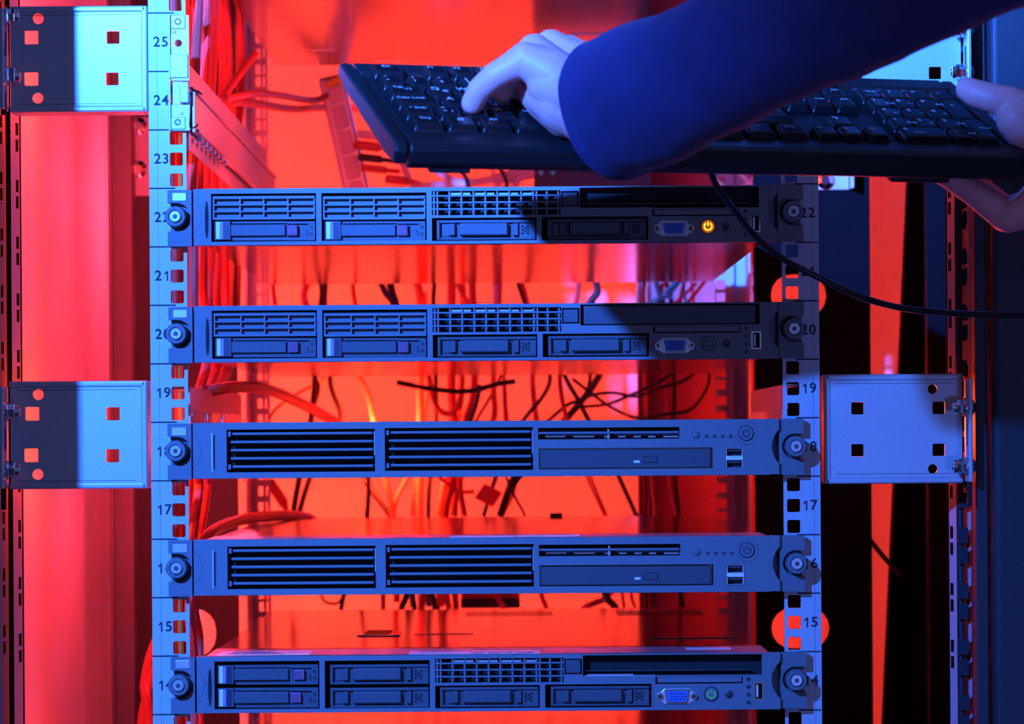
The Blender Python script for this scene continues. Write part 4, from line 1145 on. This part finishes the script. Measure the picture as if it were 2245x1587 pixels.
for i, (px, py, w, h, m) in enumerate(((808, 296, 32, 14, 'c_pale'), (806, 320, 36, 17, 'c_red'), (812, 347, 34, 14, 'c_black'), (820, 370, 36, 14, 'c_red'), (870, 395, 32, 17, 'c_red'), (738, 178, 30, 16, 'c_yellow'))):
    c = W(px, py, .88)
    lab = ['pale plug, topmost of the row beside the power strip', 'red plug, second from the top beside the power strip', 'dark plug, third in the row beside the power strip', 'red plug, fourth in the row beside the power strip', 'red plug lying right of the plug row, under the keyboard corner', 'bright yellow plug above the power strip at the keyboard corner'][i]
    p = thing('power_plug', c, lab, 'plug', 'plugs beside the power strip')
    rx = Vector((1, 0, -.12 if i != 5 else .45)).normalized(); rz = Vector((.12 if i != 5 else -.45, 0, 1)).normalized(); ry = Vector((0, 1, 0))
    k = (DIST + .88) / DIST / S
    obox(MB(), c, rx, ry, rz, w * k * .8, .008, h * k * .55).build('body', M[m], p, bevel=.0025, seg=3)
    obox(MB(), c + rx * w * k * 1.15, rx, ry, rz, w * k * .5, .005, h * k * .32).build('strain_relief', M[m], p, bevel=.002)
# dark device under the arm and box behind server 16
a_, b_ = W(1172, 362, .84), W(1428, 410, .84)
t = thing('power_supply', ((a_.x + b_.x) / 2, .84, b_.z), 'dark flat box behind the top server, under the sleeve', 'device')
MB().box(a_.x, b_.x, .84, .95, b_.z - .02, a_.z + .05).build('case', M['cabinet'], t, bevel=.001)
for (px, py) in ((1186, 378), (1212, 378)):
    c = W(px, py, .84); MB().lathe((c.x, .84, c.z), (0, -1, 0), [(0, .003), (.001, .0025)], 12).build('screw', M['chrome'], t, smooth=True)
MB().box(a_.x, b_.x, .8385, .84, W(0, 388, .84).z, W(0, 387, .84).z).build('seam', M['black'], t)
a_, b_ = W(1010, 1305, .96), W(1140, 1333, .96)
t = thing('terminal_box', ((a_.x + b_.x) / 2, .96, b_.z), 'black perforated box below server 16 among the rear cables', 'device')
MB().box(a_.x, b_.x, .96, 1.02, b_.z, W(0, 1321, .96).z).build('case', M['black'], t, bevel=.001)
for i in range(14):
    x = a_.x + (b_.x - a_.x) * (i + .5) / 14
    MB().box(x - .001, x + .001, .958, .964, W(0, 1319, .96).z, W(0, 1308, .96).z).build('terminal', M['c_red'], t)
MB().box(a_.x, b_.x, .964, 1.0, W(0, 1321, .96).z, W(0, 1306, .96).z).build('lid', M['c_red'], t)
# hanging tag and ribbon between the cables
t = MB().prism([P2(1062, 1060, .93), P2(1102, 1080, .93), P2(1080, 1112, .93), P2(1040, 1092, .93)], .93, .936).build('adapter_block', M['c_red']); tag(t, 'red square block hanging among the cables between servers 18 and 16', 'adapter')
t = MB().prism([P2(586, 1050, .9), P2(600, 1050, .9), P2(630, 1095, .9), P2(634, 1128, .9), P2(612, 1108, .9), P2(594, 1080, .9)], .9, .903).build('velcro_strap', M['c_red']); tag(t, 'red strap end hanging beside the rear left upright under server 18', 'strap')

# ------------------------------------------------------------------ keyboard
KR = Vector((.4481, .0748, .3268)); KT = Vector((-.0734, -.3823, .1903))
KM = Matrix.Translation(KT) @ Matrix.Rotation(KR.length, 4, KR.normalized())
KW, KD = .455, .147
kb = bpy.data.objects.new('keyboard', None); COL.objects.link(kb); kb.matrix_world = KM
kb.empty_display_size = .02
tag(kb, 'black full-size computer keyboard held up in front of the rack', 'keyboard')
class _Org: pass
ORG[kb.name] = Vector((0, 0, 0))
# body: cross-section along depth, extruded in width (local: x width, y depth, z up)
def body_prof():
    return [(-.004, -.004), (-.0015, .0), (.004, .0015), (.018, .0015), (.020, -.0005), (KD - .022, -.0005), (KD - .018, .0025), (KD - .003, .003), (KD, .0), (KD, -.008), (KD - .02, -.013), (.03, -.017), (.0, -.0175), (-.004, -.012)]
def extr(mb, prof, xa, xb):
    n = len(prof)
    vs = [(xa, p[0], p[1]) for p in prof] + [(xb, p[0], p[1]) for p in prof]
    fs = [tuple(range(n - 1, -1, -1)), tuple(range(n, 2 * n))]
    for i in range(n):
        j = (i + 1) % n
        fs.append((i, j, j + n, i + n))
    mb.add(vs, fs); return mb
bd = extr(MB(), body_prof(), .006, KW - .006).build('keyboard_body', M['kb'], kb, bevel=.0012)
sp = [(-.003, -.004), (.003, .0012), (KD - .003, .0028), (KD - .001, -.001), (KD - .001, -.006), (KD - .02, -.010), (.02, -.0155), (-.002, -.014)]
for xa, xb in ((-.004, .0052), (KW - .0052, KW + .004)):
    extr(MB(), sp, xa, xb).build('end_trim', M['kb'], kb, bevel=.002, seg=3)
MB().box(.022, .05, .0, .006, -.0205, -.0170).build('foot', M['black'], kb, bevel=.001)
MB().box(KW - .10, KW - .055, .004, .02, -.023, -.016).build('foot', M['black'], kb, bevel=.002)
# keys
U_ = .01895
KX0 = .0125; KY0 = .0165
KEYM = {}
def key_mesh(w, d):
    k = (round(w, 4), round(d, 4))
    if k in KEYM: return KEYM[k]
    g = .0006; h = .0075; ins = .0026
    a, b = w / 2 - g, d / 2 - g
    c, e = a - ins, b - ins * .9
    vs = [(-a, -b, 0), (a, -b, 0), (a, b, 0), (-a, b, 0), (-a, -b, .002), (a, -b, .002), (a, b, .002), (-a, b, .002),
          (-c, -e + .0004, h - .0004), (c, -e + .0004, h - .0004), (c, e + .0008, h + .0006), (-c, e + .0008, h + .0006)]
    fs = [(3, 2, 1, 0), (0, 1, 5, 4), (1, 2, 6, 5), (2, 3, 7, 6), (3, 0, 4, 7), (4, 5, 9, 8), (5, 6, 10, 9), (6, 7, 11, 10), (7, 4, 8, 11), (8, 9, 10, 11)]
    me = bpy.data.meshes.new('key'); me.from_pydata(vs, [], fs); me.materials.append(M['key']); me.update()
    for p_ in me.polygons: p_.use_smooth = True
    KEYM[k] = me
    return me
def add_key(ux, uy, w=1, d=1, legs=()):
    """ux, uy in key units of the lower left corner; legs: (text, size, dx, dy)"""
    W_, D_ = w * U_, d * U_
    o = bpy.data.objects.new('key', key_mesh(W_, D_)); COL.objects.link(o); o.parent = kb
    o.location = (KX0 + (ux + w / 2) * U_, KY0 + (uy + d / 2) * U_, -.0008)
    b = o.modifiers.new('bevel', 'BEVEL'); b.width = .0016; b.segments = 4; b.harden_normals = True
    ORG[o.name] = Vector((0, 0, 0))
    for (tx, sz, dx, dy) in legs:
        me = text_mesh(tx, sz).copy(); me.materials.clear(); me.materials.append(M['legend'])
        l = bpy.data.objects.new('legend', me); COL.objects.link(l); l.parent = o
        l.location = (-W_ / 2 + .0052 + dx if w > 1 or len(tx) < 3 else dx, D_ / 2 - .0078 + dy, .0084 - .0004 * 0)
        l.scale = (1, 1, 1)
    return o
big, sm = .0074, .0047
def L1(ch): return ((ch, big, .0005, .0),)
def L2(up, lo): return ((up, .0054, .0, .0012), (lo, .0054, .0, -.0045))
def LT(tx): return ((tx, sm, .0055, .0),)
rows = []
# bottom row
add_key(0, 0, 1.25, 1, LT('Strg')); add_key(1.25, 0, 1.25, 1, (('#', .008, .006, -.001),)); add_key(2.5, 0, 1.25, 1, LT('Alt'))
add_key(3.75, 0, 6.25, 1); add_key(10.0, 0, 1.25, 1, LT('Alt Gr')); add_key(11.25, 0, 1.25, 1, (('#', .008, .006, -.001),)); add_key(12.5, 0, 1.25, 1, LT('=')); add_key(13.75, 0, 1.25, 1, LT('Strg'))
# shift row
add_key(0, 1, 1.25, 1, (('^ Shift', sm, .006, 0),)); add_key(1.25, 1, 1, 1, L2('>', '<') + (('|', .0045, .005, -.0045),))
for i, ch in enumerate('YXCVBNM'): add_key(2.25 + i, 1, 1, 1, L1(ch))
for i, (a1, b1) in enumerate(((';', ','), (':', '.'), ('_', '-'))): add_key(9.25 + i, 1, 1, 1, L2(a1, b1))
add_key(12.25, 1, 2.75, 1, LT('^ Shift'))
# caps row
add_key(0, 2, 1.75, 1, (('Caps Lock', sm, .0065, 0),))
for i, ch in enumerate('ASDFGHJKLÖÄ'): add_key(1.75 + i, 2, 1, 1, L1(ch))
add_key(12.75, 2, 1, 1, L2("'", '#'))
add_key(13.75, 2, 1.25, 2)
# tab row
add_key(0, 3, 1.5, 1, (('Tab', sm, .003, .001), ('->|', sm, .009, -.002)))
for i, ch in enumerate('QWERTZUIOPÜ'): add_key(1.5 + i, 3, 1, 1, L1(ch) + ((('@', .0045, .0065, -.004),) if ch == 'Q' else ()))
add_key(12.5, 3, 1, 1, L2('*', '+'))
# digits
for i, (a1, b1) in enumerate((('°', '^'), ('!', '1'), ('"', '2'), ('§', '3'), ('$', '4'), ('%', '5'), ('&', '6'), ('/', '7'), ('(', '8'), (')', '9'), ('=', '0'), ('?', 'ß'), ('`', '´'))): add_key(i, 4, 1, 1, L2(a1, b1))
add_key(13, 4, 2, 1, LT('<--'))
# function row
add_key(0, 5.22, 1.3, 1, (('Esc', sm, .006, .0),))
for i in range(12):
    add_key(2 + i * 1.0 + (i // 4) * .33, 5.22, 1, 1, (('F%d' % (i + 1), sm, .0, .0),))
# navigation block
NX = 15.22
for r_, names in ((5.22, ('Druck', 'Rollen', 'Pause')), (4, ('Einfg', 'Pos1', 'Bild')), (3, ('Entf', 'Ende', 'Bild'))):
    for i, nm in enumerate(names): add_key(NX + i, r_, 1, 1, ((nm, .0036, .0, .001), ('-', .004, .0, -.003)))
add_key(NX + 1, 1, 1, 1, L1('↑'))
for i, ch in enumerate('←↓→'): add_key(NX + i, 0, 1, 1, L1(ch))
# number pad
PX = 18.65
for i, ch in enumerate(('Num', '/', '*', '-')): add_key(PX + i, 4, 1, 1, (((ch, .0040, .001, .0)),) if ch == 'Num' else L1(ch))
for r_, trio in ((3, ('7', '8', '9')), (2, ('4', '5', '6')), (1, ('1', '2', '3'))):
    for i, ch in enumerate(trio):
        sub = {'7': 'Pos1', '9': 'Bild', '3': 'Bild', '1': 'Ende', '4': '←', '6': '→', '8': '↑', '2': '↓', '5': '·'}[ch]
        add_key(PX + i, r_, 1, 1, ((ch, .0060, .0, .001), (sub, .0038, .0065, -.0045)))
add_key(PX, 0, 2, 1, (('0', .006, .0, .001), ('Einfg', .0038, .008, -.0045))); add_key(PX + 2, 0, 1, 1, ((',', .006, .0, .001), ('Entf', .0036, .0065, -.0045)))
add_key(PX + 3, 2, 1, 2, (('+', .006, .001, -.006),)); add_key(PX + 3, 0, 1, 2, (('Enter', .0042, .003, -.012),))
for i in range(3):
    MB().cyl((KX0 + (PX + .5 + i) * U_, KY0 + 5.8 * U_, .0), (0, 0, 1), .0024, .0012, 16).build('indicator_light', M['led'], kb)
# cable of the keyboard, leaving its underside
inv = KM.inverted()
cp = [W(1552, 330, -.235), W(1556, 366, -.235), W(1572, 410, -.22), W(1610, 462, -.19), W(1655, 516, -.16), W(1715, 566, -.14), W(1790, 606, -.13), W(1880, 648, -.13), W(1970, 674, -.14), W(2080, 686, -.15), W(2200, 690, -.17), W(2320, 690, -.19), W(2440, 705, -.2), Vector((.47, -.2, .06)), Vector((.50, -.21, -.10)), Vector((.51, -.2, -.45)), Vector((.50, -.16, -.80)), Vector((.47, -.08, FLOOR + .004))]
MB().tube([inv @ p for p in catmull(cp, 8)], .0024, 10).build('keyboard_cable', M['cord'], kb, smooth=True)

def kb_ray(px, py, h=0.0):
    """point on the key tops seen at a pixel"""
    n_ = (KM.to_3x3() @ Vector((0, 0, 1))).normalized()
    p0 = KM @ Vector((0, 0, h))
    c = Vector((0, -DIST, 0)); d = (W(px, py, 0) - c)
    tt_ = (p0 - c).dot(n_) / d.dot(n_)
    return c + d * tt_

# ------------------------------------------------------------------ person: two hands and sleeves
def capsule(mb, a, b, ra, rb, seg=16):
    a, b = Vector(a), Vector(b)
    d = b - a; L = d.length
    ax = d.normalized() if L > 1e-6 else Vector((0, 0, 1))
    pr = []
    for i in range(1, 7): 
        th = PI / 2 * (1 - i / 6); pr.append((-ra * math.sin(th), ra * math.cos(th)))
    for i in range(0, 6):
        th = PI / 2 * i / 6; pr.append((L + rb * math.sin(th), rb * math.cos(th)))
    mb.lathe(a, ax, pr, seg)
def chain(mb, pts):
    for (p, r), (q, s_) in zip(pts[:-1], pts[1:]): capsule(mb, p, q, r, s_)

def flesh(name, mb, parent, m, vox=.0012, it=9):
    o = mb.build(name, m, parent)
    r = o.modifiers.new('remesh', 'REMESH'); r.mode = 'VOXEL'; r.voxel_size = vox; r.use_smooth_shade = True
    s_ = o.modifiers.new('smooth', 'SMOOTH'); s_.factor = .5; s_.iterations = it
    return o

T0 = kb_ray(1036, 240, .0075)
y0 = T0.y
person = thing('person', (W(1340, 240, y0 - .06)), 'person in a navy sweater typing one-handed while holding up the keyboard', 'person')
H = lambda px, py, d: W(px, py, y0 + d)
hb = MB()
# index finger pressing a key
chain(hb, [(H(1036, 226, -.004), .0078), (H(1052, 196, -.010), .0084), (H(1086, 166, -.016), .0092), (H(1110, 152, -.018), .0094), (H(1152, 130, -.020), .0118)])
# middle, ring, little finger behind it
chain(hb, [(H(1101, 205, .016), .0070), (H(1112, 178, .012), .0080), (H(1134, 148, .006), .0090), (H(1172, 112, .0), .0118)])
chain(hb, [(H(1150, 206, .046), .0074), (H(1158, 172, .040), .0080), (H(1176, 140, .032), .0088), (H(1208, 100, .022), .0112)])
chain(hb, [(H(1200, 206, .062), .0066), (H(1205, 178, .058), .0072), (H(1222, 146, .052), .0080), (H(1248, 108, .042), .0100)])
# thumb, leaving the near side of the palm
chain(hb, [(H(1140, 200, .034), .0075), (H(1160, 204, .018), .0085), (H(1190, 228, -.006), .0110), (H(1236, 256, -.018), .0140)])
# back of the hand
wr1, wr2, wr3 = H(1298, 160, -.004), H(1285, 215, -.022), H(1290, 262, -.026)
for mc, r in ((H(1152, 130, -.020), .0118), (H(1172, 112, .0), .0118)):
    chain(hb, [(mc, r), (H(1215, 165, -.02), .0175), (wr2, .0195)])
chain(hb, [(H(1208, 100, .022), .0112), (H(1255, 140, .008), .0165), (wr1, .019)])
chain(hb, [(H(1248, 108, .042), .0100), (H(1280, 138, .026), .014), (wr1, .018)])
chain(hb, [(H(1186, 216, -.016), .0112), (H(1232, 238, -.022), .0165), (wr3, .0165)])
chain(hb, [(wr1, .019), (wr2, .0205), (wr3, .0170)])
chain(hb, [(H(1200, 190, -.022), .0135), (H(1245, 205, -.026), .018)])
# forearm inside the sleeve
for w_ in (wr1, wr2, wr3):
    chain(hb, [(w_, .0185), (H(1420, 205, -.075), .022)])
chain(hb, [(H(1420, 205, -.075), .026), (H(1640, 106, -.145), .028), (H(1860, 8, -.20), .03)])
flesh('typing_hand', hb, person, M['skin'])
# nail of the index finger
# right hand holding the keyboard end
yk = KM @ Vector((KW, .05, 0))
yh = yk.y
G = lambda px, py, d: W(px, py, yh + d)
hb = MB()
# thumb over the keys
chain(hb, [(G(2122, 196, -.016), .0088), (G(2140, 205, -.020), .0100), (G(2178, 216, -.024), .0104), (G(2215, 224, -.024), .0112), (G(2262, 258, -.022), .0190), (G(2330, 300, -.012), .0225)])
chain(hb, [(G(2230, 262, -.026), .0150), (G(2275, 300, -.02), .0200), (G(2330, 350, -.01), .022)])
# fingers below
base = [(2042, 368), (2090, 392), (2142, 428), (2204, 474)]
for i in range(4):
    dd = -.030 + i * .019
    sx = (0, -12, -4, 14)[i]; sy = (0, -6, -10, -16)[i]
    sc = (1, 1.03, 1, .86)[i]
    chain(hb, [(G(base[0][0] + sx, base[0][1] + sy, dd + .004), .0074 * sc), (G(base[1][0] + sx, base[1][1] + sy, dd + .002), .0084 * sc), (G(base[2][0] + sx * .6, base[2][1] + sy, dd), .0094 * sc), (G(base[3][0] + sx * .3, base[3][1] + sy * .8, dd), .0112 * sc), (G(2250, 462 + sy * .6, dd + .004), .0125 * sc), (G(2310, 410, dd + .008), .0135)])
# palm round the keyboard end
chain(hb, [(G(2330, 300, -.012), .0225), (G(2318, 360, -.01), .018), (G(2310, 425, -.008), .018)])
chain(hb, [(G(2330, 310, .012), .020), (G(2316, 420, .014), .016)])
chain(hb, [(G(2212, 478, -.034), .0105), (G(2262, 456, -.036), .0140), (G(2310, 410, -.026), .0170)])
chain(hb, [(G(2325, 350, 0), .026), (G(2450, 400, -.02), .029), (G(2700, 470, -.06), .034)])
flesh('holding_hand', hb, person, M['skin'])

# sleeves
def sleeve(name, path, radii, parent, seed, cuff=True):
    pts = catmull(path, 14)
    n = len(pts)
    rs = []
    for i in range(n):
        f = i / (n - 1) * (len(radii) - 1); k = min(int(f), len(radii) - 2)
        rs.append(radii[k] * (1 - (f - k)) + radii[k + 1] * (f - k))
    seg = 72; vs = []; fs = []
    up = Vector((0, 0, 1))
    rings = []
    for i, p in enumerate(pts):
        d = (pts[min(i + 1, n - 1)] - pts[max(i - 1, 0)]).normalized()
        b = d.cross(up).normalized(); u2 = b.cross(d).normalized()
        rings.append((p, b, u2, rs[i], i))
    def put(p, b, u2, r, i, dr=0.0, amp=1.0):
        base = len(vs)
        for k in range(seg):
            a = 2 * PI * k / seg
            q = p + (b * math.cos(a) * .92 + u2 * math.sin(a)) * (r + dr)
            w = noise.noise(Vector((q.x * 22 + seed, q.y * 22, q.z * 22))) * .0035 + noise.noise(Vector((q.x * 60 + seed, q.y * 60, q.z * 60 + i * .02))) * .0010
            q += (b * math.cos(a) + u2 * math.sin(a)) * w * amp
            vs.append(q)
        return base
    order = []
    p, b, u2, r, i = rings[0]
    d0 = (pts[1] - pts[0]).normalized()
    # inner wall first, then the turned hem, then the outside
    order.append(put(p + d0 * .05, b, u2, r, 0, -.004))
    order.append(put(p + d0 * .004, b, u2, r, 0, -.0035))
    order.append(put(p - d0 * .0004, b, u2, r, 0, -.0022))
    order.append(put(p - d0 * .0008, b, u2, r, 0, -.0008))
    for (p, b, u2, r, i) in rings:
        dr = 0
        if 3 <= i <= 3: dr = -.0009
        if i == 4: dr = .0004
        order.append(put(p, b, u2, r, i, dr))
    for o1, o2 in zip(order[:-1], order[1:]):
        for k in range(seg):
            l = (k + 1) % seg
            fs.append((o1 + k, o1 + l, o2 + l, o2 + k))
    mb = MB(); mb.add(vs, fs)
    return mb.build(name, M['sweater'], parent, smooth=True)
sl = sleeve('sleeve', [H(1340, 243, -.050), H(1400, 217, -.070), H(1480, 180, -.095), H(1640, 106, -.145), H(1860, 8, -.20), H(2200, -150, -.27), H(2600, -330, -.30), Vector((.53, -.75, .43)), Vector((.66, -.87, .56))],
       [.0485, .0480, .0460, .0440, .0440, .046, .05, .058, .075], person, 3.0)
sleeve('sleeve', [G(2420, 392, -.015), G(2500, 415, -.03), G(2700, 470, -.06), G(3000, 560, -.10), Vector((.74, -.42, .20)), Vector((.88, -.58, .54))], [.041, .043, .046, .05, .058, .075], person, 9.0)
# rest of the person, standing right of the frame
M['jeans'] = mat('dark_jeans', (0.03, 0.04, 0.07), 0.85, 0, 0.3, 900, 0.2, 80)
M['hair'] = mat('brown_hair', (0.05, 0.03, 0.02), 0.6, 0, 0.5, 400, 0.3, 60)
q = MB()
SA, SB = Vector((.67, -.88, .555)), Vector((.89, -.60, .555))
chain(q, [(SA, .085), (SB, .085)])
chain(q, [((.78, -.74, .50), .150), ((.79, -.75, .25), .145), ((.80, -.76, .02), .150)])
chain(q, [((.74, -.80, .46), .13), ((.84, -.67, .46), .13)])
chain(q, [((.75, -.81, .0), .12), ((.85, -.70, .0), .12)])
flesh('sweater', q, person, M['sweater'], .008, 4)
for (hx, hy) in ((.74, -.82), (.85, -.69)):
    q = MB(); chain(q, [((hx, hy, -.03), .100), ((hx - .03, hy + .02, -.42), .070), ((hx - .01, hy, -.79), .055)])
    flesh('trouser_leg', q, person, M['jeans'], .008, 4)
    q = MB(); chain(q, [((hx + .01, hy - .01, FLOOR + .042), .040), ((hx - .13, hy + .09, FLOOR + .036), .034)])
    flesh('shoe', q, person, M['black'], .006, 4)
q = MB()
chain(q, [((.78, -.74, .60), .062), ((.76, -.725, .74), .055)])
chain(q, [((.765, -.73, .83), .092), ((.745, -.715, .80), .080)])
chain(q, [((.735, -.705, .745), .050), ((.71, -.69, .735), .036)])
chain(q, [((.672, -.662, .80), .012), ((.655, -.650, .770), .016)])
for sg in (-1, 1):
    e_ = Vector((.765, -.73, .79)) + Vector((.50, .70, 0)).normalized() * .092 * sg
    chain(q, [(e_ + Vector((0, 0, .02)), .014), (e_ - Vector((0, 0, .02)), .011)])
flesh('head', q, person, M['skin'], .004, 4)
q = MB()
chain(q, [((.785, -.745, .855), .095), ((.750, -.72, .870), .085)])
chain(q, [((.80, -.755, .80), .080), ((.80, -.755, .76), .060)])
flesh('hair', q, person, M['hair'], .005, 3)
